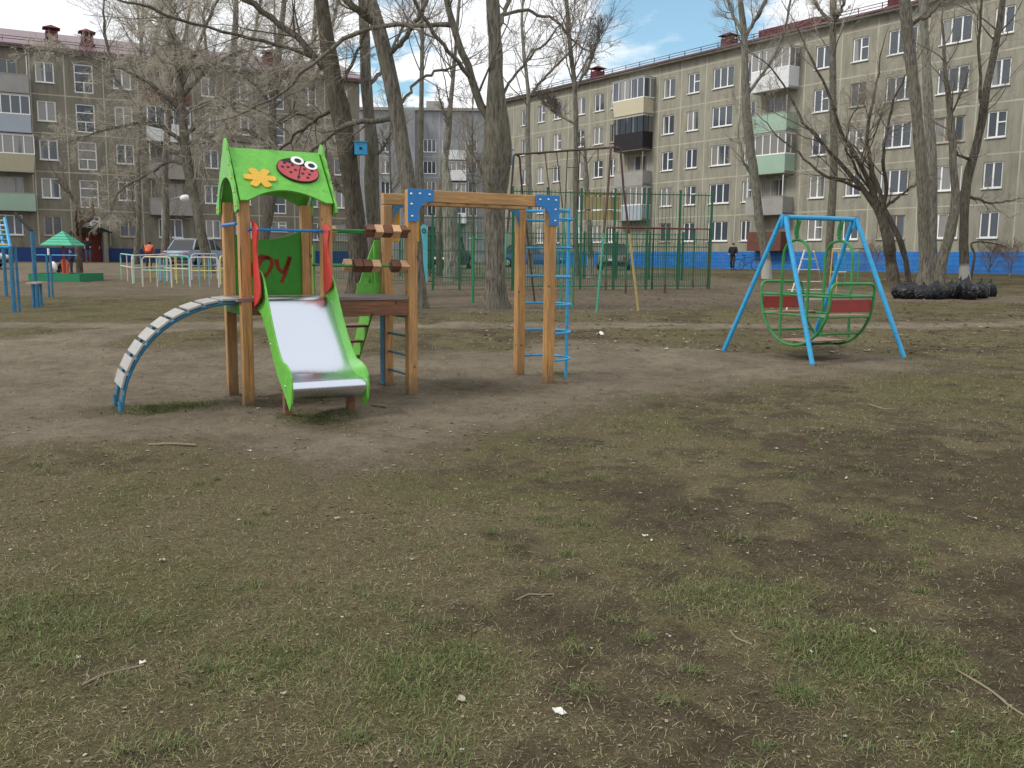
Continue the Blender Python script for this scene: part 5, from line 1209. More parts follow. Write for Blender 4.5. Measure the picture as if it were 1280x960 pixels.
fence('sports_fence', 'lower green rod fence standing left of the thick poplar', gp(541, 362), gp(641, 363), 2.35, 3, .10, FG2, low=.9)
fence('sports_fence', 'low green mesh fence behind the bridge of the play set', gp(412, 352), gp(541, 356), 1.75, 4, .10, FG2, rails=(0, .33, .66, .97))
fence('sports_fence', 'far side of the green court fence with dense rods', gp(650, 347), gp(852, 350), 1.9, 5, .11, FG2, rails=(0, .5, .97), post_w=.08)
fence('sports_fence', 'far left part of the green court fence behind the trunks', gp(500, 345), gp(650, 347), 1.9, 4, .12, FG2, rails=(0, .5, .97), post_w=.08)
# ---- parallel red bars
p = [gp(782, 367), gp(831, 366), gp(884, 362), gp(862, 360)]
t = Th('parallel_bars', p[0], 'long dark red exercise bars on thin posts before the sports fence', 'exercise bars')
HB = 2.02
q0, q1 = gp(757, 363), gp(848, 361)
for a, c in ((p[0], p[2]), (q0, gp(866, 360))):
    t.tube('bar', [a + Vector((0, 0, HB)), c + Vector((0, 0, HB))], .022, M['darkred'])
for a in (p[0], p[1], p[2], q0, gp(815, 362), gp(866, 360)): t.tube('bar_post', [a + Vector((0, 0, -.2)), a + Vector((0, 0, .28))], .035, M['rust']); t.tube('bar_post', [a + Vector((0, 0, .28)), a + Vector((0, 0, HB))], .024, M['fence_green'] if a.x % .2 < .1 else M['rust'])
t.tube('cross_bar', [q0 + Vector((0, 0, HB)), p[0] + Vector((0, 0, HB))], .026, M['darkred'])
# ---- high swing arch with hanging ladders
fa, fb = gp(745, 392), gp(799, 388); YA = (fa.y + fb.y) / 2
apexR = at(769, 184, YA); ZA = apexR.z
# left end at the same height
d0 = ray(645, 193); YL = (ZA - CAM_H) / (d0[2] / d0[1]); apexL = at(645, 193, YL)
t = Th('high_swing_frame', (fa.x, fa.y, fa.z), 'tall rusty pipe arch frame with pastel painted feet and hanging ladders', 'swing frame')
def leg(pA, foot, nm, matl, apex):
    v = foot - apex; k = apex + v * .55 + Vector((0, 0, .12))
    top = fillet([apex - Vector((0, 0, .0)), apex + Vector((v.x * .16, v.y * .16, -.03)), apex + v * .30 + Vector((0, 0, .2)), k], .3, 4)
    t.tube('upper_leg', top, .026, M['rust'], 10); t.tube('lower_leg', [k, foot - Vector((0, 0, .15))], .027, matl, 10)
leg(0, fa, '', M['teal'], apexR + Vector((-.05, 0, 0))); leg(0, fb, '', M['yellow_pale'], apexR + Vector((.02, 0, 0)))
fl1, fl2 = gp(655, 386), gp(676, 384)
leg(0, Vector((apexL.x - .35, apexL.y - .8, gz(apexL.y))), '', M['teal'], apexL); leg(0, Vector((apexL.x + .55, apexL.y + .7, gz(apexL.y))), '', M['rust'], apexL)
t.tube('top_pipe', [apexL, apexR], .026, M['rust'], 10)
def on_top(px): 
    k = (px - 645) / (769 - 645); return apexL.lerp(apexR, k)
for (a, c, fa_, fc_) in ((683, 698, (704, 384), (716, 386)), (727, 712, (716, 382), (700, 386))):
    A, C = on_top(a), on_top(c); fA = gp(*fa_); fC = gp(*fc_)
    for s_, e_ in ((A, fA), (C, fC)):
        mdl = s_.lerp(e_, .36); t.tube('ladder_rail', [s_, mdl], .014, M['rust'], 6); t.tube('ladder_rail', [mdl, e_ - Vector((0, 0, .1))], .018, M['teal'], 6)
    for kk in (1, 4, 5, 6, 7, 8): 
        w_ = kk / 9.5; t.tube('ladder_rung', [A.lerp(fA, w_), C.lerp(fC, w_)], .009, M['teal'] if w_ > .36 else M['rust'], 6)
hk = on_top(749); t.tube('hanger_hook', [hk, hk - Vector((0, 0, .30))], .014, M['rust'], 6)
# ---- single posts
p = gp(591, 379); t = Th('exercise_post', p, 'single mid green post standing between bridge corner and thick poplar', 'post'); t.tube('pole', [p - Vector((0,0,.2)), p + Vector((0, 0, 1.72))], .038, M['fence_light'], 10)
p2 = p + Vector((-.9, 1.2, 0)); t.tube('cross_bar', [p + Vector((0,0,1.65)), p + Vector((.35, 1.6, 1.65))], .02, M['fence_light'], 8)
p = gp(530, 356); t = Th('exercise_board', p, 'light blue board on a post with a round hole at the top', 'exercise board')
hd = [(math.cos(a)*.13, 1.92 + math.sin(a)*.18) for a in [math.pi * i / 10 for i in range(11)]]
MB().prism([(.13, .1)] + hd + [(-.13, .1)], -.02, .02).build('board', paint('pale_blue_board_paint', (.10, .42, .48), .5, .3, 4), t.root)
MB().tube([(.055*math.cos(a), -.024, 1.88 + .07*math.sin(a)) for a in [2*math.pi*i/14 for i in range(14)]], .018, 6, closed=True).build('hole_ring', M['black'], t.root)
t.tube('pole', [p - Vector((0,-.05,.2)), p + Vector((0, .05, 1.8))], .04, M['blue_worn'])
# ---- pipe ladders behind the gondola swing
p = gp(981, 390); Yq = p.y
t = Th('pipe_ladder', p, 'thin white pipe A-frame ladder seen through the gondola swing', 'ladder')
WP = paint('white_pipe_paint', (.62, .60, .56), .5, .3, 8); cA, cB, cC = at(1006, 312, Yq + .2), at(1017, 314, Yq + .2), gp(1030, 372)
t.tube('ladder_rail', [cA, p - Vector((0,0,.1))], .02, WP); t.tube('ladder_rail', [cB, at(1023, 337, Yq+.5), cC - Vector((0,0,.1))], .02, WP)
for py, a, c in ((324, 1001, 1020), (337, 994, 1024), (352, 989, 1027), (362, 985, 1028), (374, 984, 1030)): t.tube('ladder_rung', [at(a, py, Yq + .1), at(c, py, Yq + .4)], .013, WP, 6)
p = gp(1042, 366); Yq = p.y
t = Th('pipe_climber', p, 'yellow and green pipe climbing frame behind the gondola swing', 'climbing frame')
for k, (a, c, mt) in enumerate((((1041, 310), (1036, 368), 'yellow_pale'), ((1049, 306), (1045, 366), 'yellow_pale'), ((1057, 312), (1056, 362), 'fence_light'), ((1074, 312), (1072, 362), 'fence_light'))):
    b_ = gp(*c); t.tube('pole', [at(a[0], a[1], b_.y), b_ - Vector((0, 0, .1))], .022, M[mt])
t.tube('cross_bar', [at(1064, 311, Yq), at(1085, 311, Yq)], .02, M['rust']); t.tube('cross_bar', [at(1041, 311, Yq), at(1074, 312, Yq)], .018, WP)
t.tube('cross_bar', [at(1038, 340, Yq), at(1058, 340, Yq)], .015, WP)

# ---- left: gym frame, bars, bench
BL = M['blue_light']
p = gp(18, 391); t = Th('monkey_bar_frame', p, 'tall blue monkey bar frame with coloured rungs at the left edge', 'climbing frame')
h1 = at(15, 307, p.y).z - p.z
pts = [(18, 391), (8, 371), (-30, 392), (-38, 371)]
tops = []
for k, c in enumerate(pts):
    b_ = gp(*c); t.tube('frame_post', [b_ - Vector((0,0,.2)), b_ + Vector((0, 0, 1.40))], .045, M['blue_worn'], 10); tops.append(b_ + Vector((0, 0, 1.38)))
b2 = gp(28, 385); t.tube('frame_post', [p + Vector((.04, .15, -.2)), p + Vector((.02, .15, 1.38))], .03, M['blue_worn'])
for a, c in ((0, 1), (2, 3), (0, 2), (1, 3)): t.tube('top_rail', [tops[a], tops[c]], .035, BL, 10)
for s_ in (0, 1): t.tube('slanted_rail', [tops[s_], tops[s_] + Vector((-.35, .5, .62))], .035, BL, 10)
for k in range(6):
    w_ = (k + .5) / 6; o = Vector((-.35, .5, .62)) * w_
    t.tube('rung', [tops[0] + o + Vector((-.9, 0, 0)), tops[0] + o], .018, (WP if k == 4 else M[['yellow_pale', 'blue_worn', 'teal', 'yellow_pale', '', 'yellow_pale'][k]]), 8)
t.tube('slanted_rail', [tops[0] + Vector((-.9, 0, 0)), tops[0] + Vector((-1.25, .5, .62))], .035, BL, 10)
p = gp(45, 381); t = Th('wall_bars', p, 'blue wall bars with yellow and white rungs left of the green sandbox roof', 'climbing frame')
pL = gp(17, 384); pL.y = p.y + .3; pL.z = gz(pL.y); ht = 1.72
t.tube('frame_post', [p - Vector((0,0,.2)), p + Vector((0, 0, ht))], .035, M['blue_worn']); t.tube('frame_post', [pL - Vector((0,0,.2)), pL + Vector((0, 0, ht))], .035, M['blue_worn'])
cols_ = [M['darkred'], M['blue_worn'], WP, M['blue_worn'], M['blue_worn'], M['yellow_pale'], M['yellow_pale'], M['blue_worn'], M['yellow_pale'], M['blue_worn']]
for k in range(9): t.tube('rung', [pL + Vector((0, 0, .15 + k * .175)), p + Vector((0, 0, .15 + k * .175))], .016, cols_[k])
t.tube('diagonal_pole', [p + Vector((0, 0, ht)), p + Vector((-.42, .1, ht + .42))], .04, M['black'])
p = gp(47, 385); t = Th('stepping_bench', p, 'narrow bench with worn top on four blue posts', 'bench')
for dx, dy in ((0, 0), (-.08, .0), (-.12, .42), (-.20, .42)): t.tube('leg', [p + Vector((dx, dy, -.1)), p + Vector((dx, dy, .54))], .035, M['blue_worn'])
MB().box((-.21, -.06, .54), (.04, .48, .58)).build('seat', plain('worn_pinkish_board', (.40, .30, .27), .8), t.root)
p = gp(66, 371); t = Th('pull_up_bar', p, 'blue pull-up bar on two posts before the green sandbox', 'pull-up bar')
for dx in (0, -.10): t.tube('frame_post', [p + Vector((dx, 0, -.2)), p + Vector((dx, 0, 1.12))], .03, M['blue_worn'])
MB().tube([(-.05, 0, 1.10), (-.05, 0, 1.28)], .028, 8).build('pole_cap', M['eye_white'], t.root)
t.tube('bar', [p + Vector((-.55, .1, 1.10)), p + Vector((.75, -.1, 1.10))], .015, BL)
# sandbox with pyramid roof
p = gp(84, 351); t = Th('sandbox', p, 'green sandbox with a low board edge under a mint pyramid roof', 'sandbox')
sx = (gp(121, 354) - gp(50, 354)).x / 2; GS = paint('green_sandbox_paint', (.02, .22, .10), .6, .25, 3); MINT = paint('mint_metal_roof', (.07, .42, .26), .5, .15, 2)
for a, c, nm in (((-sx, -.9), (sx, -.9), 0), ((-sx, .9), (sx, .9), 0), ((-sx, -.9), (-sx, .9), 0), ((sx, -.9), (sx, .9), 0)):
    MB().bar((a[0], a[1], .12), (c[0], c[1], .12), .05, .30).build('side_board', GS, t.root)
MB().box((-sx, -.9, -.1), (sx, .9, .06)).build('sand', plain('damp_sand', (.17, .14, .11), .95), t.root)
ax_ = (at(79, 306, p.y) - p).x; rw = .54; rzb = at(79, 306, p.y).z - p.z; rza = at(79, 288.5, p.y).z - p.z
r = MB(); r.add([(ax_-rw, -rw, rzb), (ax_+rw, -rw, rzb), (ax_+rw, rw, rzb), (ax_-rw, rw, rzb), (ax_, 0, rza), (ax_-rw, -rw, rzb-.04), (ax_+rw, -rw, rzb-.04), (ax_+rw, rw, rzb-.04), (ax_-rw, rw, rzb-.04)], [(0,1,4),(1,2,4),(2,3,4),(3,0,4),(8,7,6,5),(0,5,6,1),(1,6,7,2),(2,7,8,3),(3,8,5,0)])
for k in range(1, 5):
    w_ = 1 - k / 5; z = rzb + (rza - rzb) * k / 5
    for s_ in (-1, 1): pass
    r.box((ax_ - rw*w_ - .015, -rw*w_ - .02, z - .012), (ax_ + rw*w_ + .015, rw*w_ + .02, z + .004))
r.build('roof', MINT, t.root)
MB().box((ax_ - .03, -.03, -.1), (ax_ + .03, .03, rza - .06)).build('post', M['seat_red'], t.root)
p = gp(84, 349.5); p.y -= .1
o = MB().prism([(-.14, 0), (.12, 0), (.10, .35), (.13, .52), (.06, .62), (-.04, .72), (-.12, .60), (-.10, .3)], -.06, .06).build('toy_figure_board', paint('orange_red_toy_paint', (.62, .10, .045), .5, .2, 5)); o.location = (p.x, p.y, gz(p.y) + .05); tag(o, 'orange red shaped play board standing in the sandbox', 'play board')

# ---- pastel pipe barriers
PAST = {'w': WP, 'c': paint('cream_pipe', (.62, .56, .36), .5, .25, 8), 'g': paint('mint_pipe', (.30, .55, .38), .5, .25, 8), 't': paint('turquoise_pipe', (.07, .46, .38), .5, .25, 8), 'b': paint('pale_blue_pipe', (.22, .42, .62), .5, .25, 8), 'l': paint('lilac_pipe', (.55, .52, .66), .5, .25, 8), 'y': paint('yellow_pipe', (.66, .60, .20), .5, .25, 8)}
def hoop(a, c, k1, k2, nb, label, h=.95):
    a = gp(*a); c = gp(*c); t = Th('pipe_barrier', a, label, 'barrier', 'pastel pipe barriers round the small court'); up = Vector((0, 0, h))
    t.tube('hoop', [a - Vector((0,0,.15)), a + up, c + up, c - Vector((0,0,.15))], .024, PAST[k1], 8, rad=.16)
    m_ = Vector((0, 0, h * .55)); t.tube('mid_rail', [a + m_, c + m_], .018, PAST[k2], 8)
    for i in range(1, nb + 1):
        q = a.lerp(c, i / (nb + 1)); t.tube('upright', [q - Vector((0,0,.1)), q + up * .99], .016, PAST['gcwtby'[(i + nb) % 6]], 6)
hoop((152, 350), (168, 354), 'g', 'w', 1, 'mint barrier at the far left end of the pastel pipe barriers')
hoop((166, 355), (209, 351), 'w', 'w', 3, 'long white topped barrier second from the left in the row')
hoop((179, 358), (215, 359), 'c', 'g', 1, 'cream barrier nearest the viewer with a mint mid rail')
hoop((206, 354), (237, 356), 't', 'c', 3, 'turquoise barrier in the middle of the pastel row')
hoop((201, 350), (237, 348), 'b', 'l', 3, 'pale blue barrier on the far side of the pastel row')
hoop((238, 359), (274, 359), 'w', 'y', 2, 'white barrier with yellow mid rail left of the tower legs')
hoop((240, 350), (272, 349), 'l', 'b', 3, 'lilac barrier on the far side next to the tower legs')
hoop((276, 356), (292, 352), 'y', 'c', 2, 'yellow barrier half hidden by the tower legs')
# ---- street lamp
p = at(203, 330, 50); p.z = gz(50); t = Th('street_lamp', p, 'white dome street lamp on a curved arm among the drooping twigs', 'street lamp')
tp = at(203, 262, 50); t.tube('pole', [p - Vector((0,0,.3)), tp, at(212, 250, 50), at(226, 246, 50)], .05, M['sheet'], 8, rad=.5)
q = t.l(at(232, 248, 50)); MB().ball(q, (.30, .30, .20), 14, 8).build('lamp_head', M['p_white'], t.root, True)
# ---- nesting boxes
def birdbox(px, py, w_, h_, Y, mat, label):
    c = at(px, py, Y); W = w_ / F * Y; H = h_ / F * Y; r = empty('nesting_box', c, R(8), label, 'nesting box', 'nesting boxes on the trees')
    MB().box((-W/2, -W*.35, -H/2), (W/2, W*.35, H/2)).build('box', mat, r, bevel=.006)
    MB().box((-W/2 - .03, -W*.45, H/2 + .001), (W/2 + .03, W*.4, H/2 + .025)).build('lid', mat, r)
    MB().tube([(0, -W*.35 - .002, 0), (0, -W*.35 - .012, 0)], W * .12, 12).build('entrance', M['black'], r)
birdbox(451, 186, 15, 15, Y3 - .35, M['blue_light'], 'blue nesting box on the dark trunk')
birdbox(637, 197, 6, 17, Y1 - .2, M['blue_light'], 'narrow blue nesting box right of the thick poplar')

# ---- rubbish bags
m, nt, b = nodes('black_bin_bag'); b.inputs['Base Color'].default_value = (.006, .006, .008, 1); b.inputs['Roughness'].default_value = .30; b.inputs['Specular IOR Level'].default_value = .32; v = coords(nt)
bump(nt, b, noise(nt, coords(nt, (1, 1, .5)), 14, 6, .7), .6, .03); BAG = m
def bag(px, py, w_, h_, label, i):
    p = gp(px, py); W = w_ / F * p.y / 2 * .80; H = h_ / F * p.y * 1.18; g = random.Random(i); o = MB(); nu, nv = 34, 18; vs = []
    ph = [g.random() * 6 for _ in range(8)]; hN = H * .88; lx, ly = g.uniform(-.15, .15) * W, g.uniform(-.1, .1) * W
    for j in range(nv + 1):
        t_ = j / nv
        if t_ < .90: u = t_ / .90; rr = (1 - abs(u - .42) ** 2.3 * 1.9) * (1 if u < .42 else math.sqrt(max(.03, 1 - ((u - .42) / .60) ** 3.2))); z = hN * u
        else: u = (t_ - .90) / .10; rr = .16 - .10 * u ; z = hN + (H - hN) * u
        for k in range(nu):
            th = 2*math.pi*k/nu
            fold = .09 * abs(math.sin(4*th + ph[0] + 3*t_)) + .05 * abs(math.sin(7*th + ph[1] - 6*t_)) + .035 * abs(math.sin(13*th + ph[2] + 11*t_)) + .05*(g.random() - .5)
            q = max(.04, rr * (.92 + .10*math.sin(2*th + ph[3]) + fold))
            vs.append((W*q*math.cos(th) + lx*t_, W*.85*q*math.sin(th) + ly*t_, z * (1 + .08*math.sin(th + ph[4])) + H * .03 * (g.random() - .5) * (t_ > 0) - .02))
    fs = [(j*nu+k, j*nu+(k+1) % nu, (j+1)*nu+(k+1) % nu, (j+1)*nu+k) for j in range(nv) for k in range(nu)] + [tuple(reversed(range(nu))), tuple(nv*nu+k for k in range(nu))]
    o.add(vs, fs); ob = o.build('rubbish_bag', BAG, None, False); ob.location = p; ob.rotation_euler = (0, 0, g.random()*6)
    tag(ob, label, 'rubbish bag', 'full black rubbish bags in a row')
for i, (px, py, w_, h_, lb) in enumerate([(1131, 373, 36, 20, 'black rubbish bag at the left end of the row'), (1152, 374, 30, 18, 'slack rubbish bag second from the left'), (1171, 374, 32, 21, 'rubbish bag below the thickest poplar, middle of the row'), (1190, 373, 30, 20, 'shiny rubbish bag fourth from the left'), (1209, 374, 34, 25, 'tallest rubbish bag in the row'), (1225, 373, 28, 21, 'rubbish bag second from the right end'), (1237, 371, 18, 19, 'small upright rubbish bag at the right end'), (1141, 371, 20, 18, 'rubbish bag behind, between the first and second ones'), (1200, 371, 20, 22, 'rubbish bag set back beside the tallest one')]): bag(px, py, w_, h_, lb, i)

# ---- cars
TYRE = plain('tyre_rubber', (.02, .02, .02), .85); RIM = plain('wheel_rim', (.45, .45, .46), .35, .8); CG = plain('car_glass', (.015, .018, .02), .06, 0, .8)
def car(px, Y, rz, paintm, label, suv=False, gz_off=0):
    p = at(px, 330, Y); root = empty('parked_car', (p.x, Y, gz(Y)), rz, label, 'car', 'cars parked by the blocks')
    Lc, Wc = (4.3, 1.7); hb, hr = (.98, 1.75) if suv else (.86, 1.42)
    # stations along the length: x, lower z, beltline z
    def loft(sec, name, mat, parent, smooth=True):
        mb = MB(); vs = []; n = len(sec[0])
        for s_ in sec: vs += s_
        fs = [(i*n+k, i*n+(k+1) % n, (i+1)*n+(k+1) % n, (i+1)*n+k) for i in range(len(sec)-1) for k in range(n)] + [tuple(reversed(range(n))), tuple((len(sec)-1)*n+k for k in range(n))]
        return mb.add(vs, fs).build(name, mat, parent, smooth)
    def ring(x, w_, z0, z1, tw=.93): 
        return [(x, -w_/2*.94, z0), (x, -w_/2, z0 + .14), (x, -w_/2, z0 + (z1-z0)*.6), (x, -w_/2*tw, z1), (x, w_/2*tw, z1), (x, w_/2, z0 + (z1-z0)*.6), (x, w_/2, z0 + .14), (x, w_/2*.94, z0)]
    bd = loft([ring(-Lc/2, Wc*.86, .34, hb - .22), ring(-Lc/2 + .08, Wc*.95, .24, hb - .08), ring(-Lc/2 + .7, Wc, .22, hb), ring(0, Wc, .20, hb), ring(.9, Wc, .22, hb - .02), ring(Lc/2 - .5, Wc*.97, .24, hb - .14), ring(Lc/2 - .06, Wc*.9, .28, hb - .28), ring(Lc/2, Wc*.8, .36, hb - .40)], 'body', paintm, root)
    xr0, xr1 = (-Lc/2 + .15, .75) if suv else (-Lc/2 + .45, .95)
    def cab(x, w_, z0, z1): return [(x, -w_/2, z0), (x, -w_/2*.82, z1), (x, w_/2*.82, z1), (x, w_/2, z0)]
    g0 = loft([[(xr0, -Wc*.44, hb - .02), (xr0 + (.12 if suv else .45), -Wc*.36, hr - .05), (xr0 + (.12 if suv else .45), Wc*.36, hr - .05), (xr0, Wc*.44, hb - .02)], [(.0, -Wc*.45, hb - .02), (.0, -Wc*.37, hr - .02), (.0, Wc*.37, hr - .02), (.0, Wc*.45, hb - .02)], [(xr1, -Wc*.44, hb - .02), (xr1 - .6, -Wc*.36, hr - .05), (xr1 - .6, Wc*.36, hr - .05), (xr1, Wc*.44, hb - .02)]], 'window_glass', CG, root, False)
    xa, xb = xr0 + (.10 if suv else .42), xr1 - .56
    MB().box((xa, -Wc*.365, hr - .05), (xb, Wc*.365, hr + .01)).build('roof', paintm, root, bevel=.03)
    for s_ in (-1, 1):
        for x_ in (xa + .05, -.1, xb - .02): MB().bar((x_ if x_ != xa + .05 else xr0 + .05, s_*Wc*.445, hb), (x_, s_*Wc*.372, hr - .03), .07, .03).build('window_pillar', paintm, root)
    for x_ in (-1.32, 1.30):
        for s_ in (-1, 1):
            y_ = s_ * (Wc/2 - .08)
            wh = MB().tube([(x_, y_ - .09, .31), (x_, y_ + .09, .31)], .31, 20).build('wheel', TYRE, root, True); MB().tube([(x_, y_ + s_*.092, .31), (x_, y_ + s_*.105, .31)], .19, 14).build('rim', RIM, wh)
    for s_ in (-1, 1):
        MB().box((-Lc/2 + .0, s_*Wc*.36 - .12, hb - .36), (-Lc/2 + .12, s_*Wc*.36 + .12, hb - .12)).build('tail_light', plain('tail_light_red', (.35, .02, .02), .3), root, bevel=.02)
        MB().box((Lc/2 - .14, s_*Wc*.32 - .14, hb - .42), (Lc/2 - .02, s_*Wc*.32 + .14, hb - .26)).build('headlight', plain('headlight_glass', (.6, .6, .6), .15), root, bevel=.02)
    MB().box((-Lc/2 - .06, -Wc*.44, .32), (-Lc/2 + .1, Wc*.44, .46)).build('bumper', M['black'], root, bevel=.02)
    MB().box((Lc/2 - .1, -Wc*.42, .30), (Lc/2 + .05, Wc*.42, .44)).build('bumper', M['black'], root, bevel=.02)
    MB().box((-Lc/2 - .012 - .06, -.26, .50), (-Lc/2 + .06, .26, .61)).build('number_plate', M['eye_white'], root)
    return root
def carpaint(n_, c): return plain(n_, c, .25, .0, .6, .05)
car(-52, 43, R(5), carpaint('white_car_paint', (.62, .62, .62)), 'white car at the left edge of the picture')
car(250, 50, R(74), carpaint('pale_blue_car_paint', (.26, .33, .40)), 'pale blue car parked behind the pastel barriers')
car(768, 52, R(82), carpaint('silver_car_paint', (.17, .165, .16)), 'silver grey car with red tail light behind the tall fence')
car(562, 50, R(80), carpaint('dark_green_car_paint', (.015, .025, .022)), 'dark high car seen from behind beyond the lower fence', suv=True)
car(662, 60, R(-10), carpaint('blue_car_paint', (.03, .10, .28)), 'blue car beyond the fence right of the thick poplar')
# ---- people
SKIN = plain('skin', (.45, .27, .19), .6, var=.08)
def skinned(name, verts, edges, radii, mat, parent, root_i=0, sub=2):
    me = bpy.data.meshes.new(name); me.from_pydata([tuple(v) for v in verts], edges, []); o = bpy.data.objects.new(name, me); col.objects.link(o)
    o.modifiers.new('skin', 'SKIN'); sv = me.skin_vertices[0].data
    for i, r_ in enumerate(radii): sv[i].radius = (r_, r_) if not isinstance(r_, tuple) else r_
    sv[root_i].use_root = True; s_ = o.modifiers.new('sub', 'SUBSURF'); s_.levels = sub; s_.render_levels = sub
    bpy.context.view_layer.update(); dg = bpy.context.evaluated_depsgraph_get(); nm = bpy.data.meshes.new_from_object(o.evaluated_get(dg)); nm.name = name
    col.objects.unlink(o); bpy.data.objects.remove(o)
    nm.materials.clear(); nm.materials.append(mat); nm.polygons.foreach_set('use_smooth', [True] * len(nm.polygons))
    ob = bpy.data.objects.new(name, nm); col.objects.link(ob); ob.parent = parent; return ob
def person(loc, rz, H, pose, jacket, trousers, hair, label, hat=False, shoes=None):
    """pose: joint name -> position in units of body height"""
    J = dict(pelvis=(0, 0, .52), waist=(0, 0, .60), chest=(0, 0, .73), neck=(0, 0, .835), head=(0, .005, .90), crown=(0, .0, .965),
             shL=(-.11, 0, .80), shR=(.11, 0, .80), elL=(-.14, .0, .63), elR=(.14, .0, .63), wrL=(-.145, .04, .49), wrR=(.145, .04, .49),
             hiL=(-.05, 0, .50), hiR=(.05, 0, .50), knL=(-.055, .01, .28), knR=(.055, .01, .28), anL=(-.06, -.01, .045), anR=(.06, -.01, .045), toL=(-.065, .09, .015), toR=(.065, .09, .015))
    J.update(pose); root = empty('person', loc, rz, label, 'person', 'people in the yard'); K = {k: Vector(v) * H for k, v in J.items()}
    def chain(name, names, edges, rad, mat, root_i=0): return skinned(name, [K[n_] for n_ in names], edges, [r_ * H for r_ in rad], mat, root, root_i)
    nm = ['pelvis', 'waist', 'chest', 'neck', 'head', 'crown', 'shL', 'elL', 'wrL', 'shR', 'elR', 'wrR', 'hiL', 'knL', 'anL', 'toL', 'hiR', 'knR', 'anR', 'toR']
    ed = [(0, 1), (1, 2), (2, 3), (3, 4), (4, 5), (2, 6), (6, 7), (7, 8), (2, 9), (9, 10), (10, 11), (0, 12), (12, 13), (13, 14), (14, 15), (0, 16), (16, 17), (17, 18), (18, 19)]
    body = chain('body', nm, ed, [.07, .06, .075, .030, .052, .038, .038, .026, .016, .038, .026, .016, .050, .033, .020, .016, .050, .033, .020, .016], SKIN)
    # hands and face join the body mesh
    ex = MB()
    for s_ in ('L', 'R'):
        w_ = K['wr' + s_]; d = (w_ - K['el' + s_]).normalized(); sd_ = d.cross(Vector((0, 1, 0))).normalized() if abs(d.y) < .9 else Vector((1, 0, 0)); nn = d.cross(sd_)
        ex.tube([w_, w_ + d * .028 * H, w_ + d * .055 * H], [.014*H, .021*H, .019*H], 8)
        for k in range(4): 
            o_ = sd_ * (k - 1.5) * .010 * H; a = w_ + d * .052 * H + o_; ln = (.038, .044, .042, .033)[k] * H
            ex.tube([a, a + d * ln * .5, a + d * ln * .85 + nn * ln * .35], [.0052*H, .005*H, .004*H], 5)
        a = w_ + d * .02 * H - sd_ * .018 * H; ex.tube([a, a - sd_ * .014 * H + d * .018 * H, a - sd_ * .014 * H + d * .034 * H], [.006*H, .0055*H, .0045*H], 5)
    hd_ = K['head']; fw = (Vector((0, 1, 0)) if 'face' not in pose else Vector(pose['face'])).normalized(); sdv = fw.cross(Vector((0, 0, 1))).normalized()
    ex.ball(hd_ + fw * .050 * H - Vector((0, 0, .002*H)), (.008*H, .012*H, .014*H), 6, 4)
    for s_ in (-1, 1): ex.ball(hd_ + sdv * s_ * .050 * H, (.006*H, .010*H, .016*H), 6, 4)
    base_v = len(body.data.vertices); bm_ = body.data
    vv = [tuple(v.co) for v in bm_.vertices] + ex.v; ff = [tuple(p_.vertices) for p_ in bm_.polygons] + [tuple(i + base_v for i in f) for f in ex.f]
    me = bpy.data.meshes.new('body'); me.from_pydata(vv, [], ff); me.materials.append(SKIN); me.polygons.foreach_set('use_smooth', [True]*len(ff)); body.data = me
    eye = MB(); [eye.ball(hd_ + fw * .047 * H + sdv * s_ * .018 * H + Vector((0, 0, .008*H)), .005*H, 6, 4) for s_ in (-1, 1)]
    eye.build('eyes', M['black'], body)
    K['cuffL'] = K['elL'].lerp(K['wrL'], .93); K['cuffR'] = K['elR'].lerp(K['wrR'], .93); K['hem'] = K['pelvis'] + (K['pelvis'] - K['waist']) * .35; K['collar'] = K['chest'].lerp(K['neck'], .85)
    chain('jacket', ['hem', 'pelvis', 'waist', 'chest', 'collar', 'shL', 'elL', 'cuffL', 'shR', 'elR', 'cuffR'], [(0, 1), (1, 2), (2, 3), (3, 4), (3, 5), (5, 6), (6, 7), (3, 8), (8, 9), (9, 10)], [.085, .09, .085, .095, .045, .052, .040, .030, .052, .040, .030], jacket, 2)
    K['hlL'] = K['anL'].lerp(K['knL'], .06); K['hlR'] = K['anR'].lerp(K['knR'], .06)
    chain('trousers', ['waist', 'pelvis', 'hiL', 'knL', 'hlL', 'hiR', 'knR', 'hlR'], [(0, 1), (1, 2), (2, 3), (3, 4), (1, 5), (5, 6), (6, 7)], [.068, .080, .062, .044, .034, .062, .044, .034], trousers, 1)
    for s_ in 'LR': 
        K['he' + s_] = K['an' + s_] - (K['to' + s_] - K['an' + s_]) * .25; K['he' + s_].z = K['to' + s_].z + .004*H
        skinned('shoe', [K['he'+s_], K['an'+s_].lerp(K['to'+s_], .3), K['to'+s_]], [(0, 1), (1, 2)], [.024*H, .028*H, .022*H], shoes or M['black'], root, 1, 1)
    hr = MB(); up = (K['crown'] - K['head']).normalized()
    hr.ball(K['head'] + up * .022 * H - fw * .012 * H, (.054*H, .058*H, .052*H), 12, 8); hr.build('hat' if hat else 'hair', hair, root, True)
    return root, K
JB = plain('black_jacket', (.018, .018, .022), .8); JN = plain('navy_jacket', (.02, .025, .05), .8); JO = plain('orange_red_jacket', (.62, .13, .07), .7); JG = plain('dark_grey_cloth', (.05, .05, .055), .85); DEN = plain('blue_jeans', (.05, .08, .14), .85); HAIR = plain('dark_hair', (.03, .02, .015), .7); HATR = plain('dark_red_hat', (.2, .03, .03), .8)
p = at(111, 328, 61); p.z = gz(61)
person(p, R(200), 1.74, dict(wrL=(-.10, .10, .60), wrR=(.12, .08, .58), knL=(-.06, .03, .28)), JB, DEN, HAIR, 'person in a black jacket and jeans by the dark red door')
p = gp(90, 346.5)
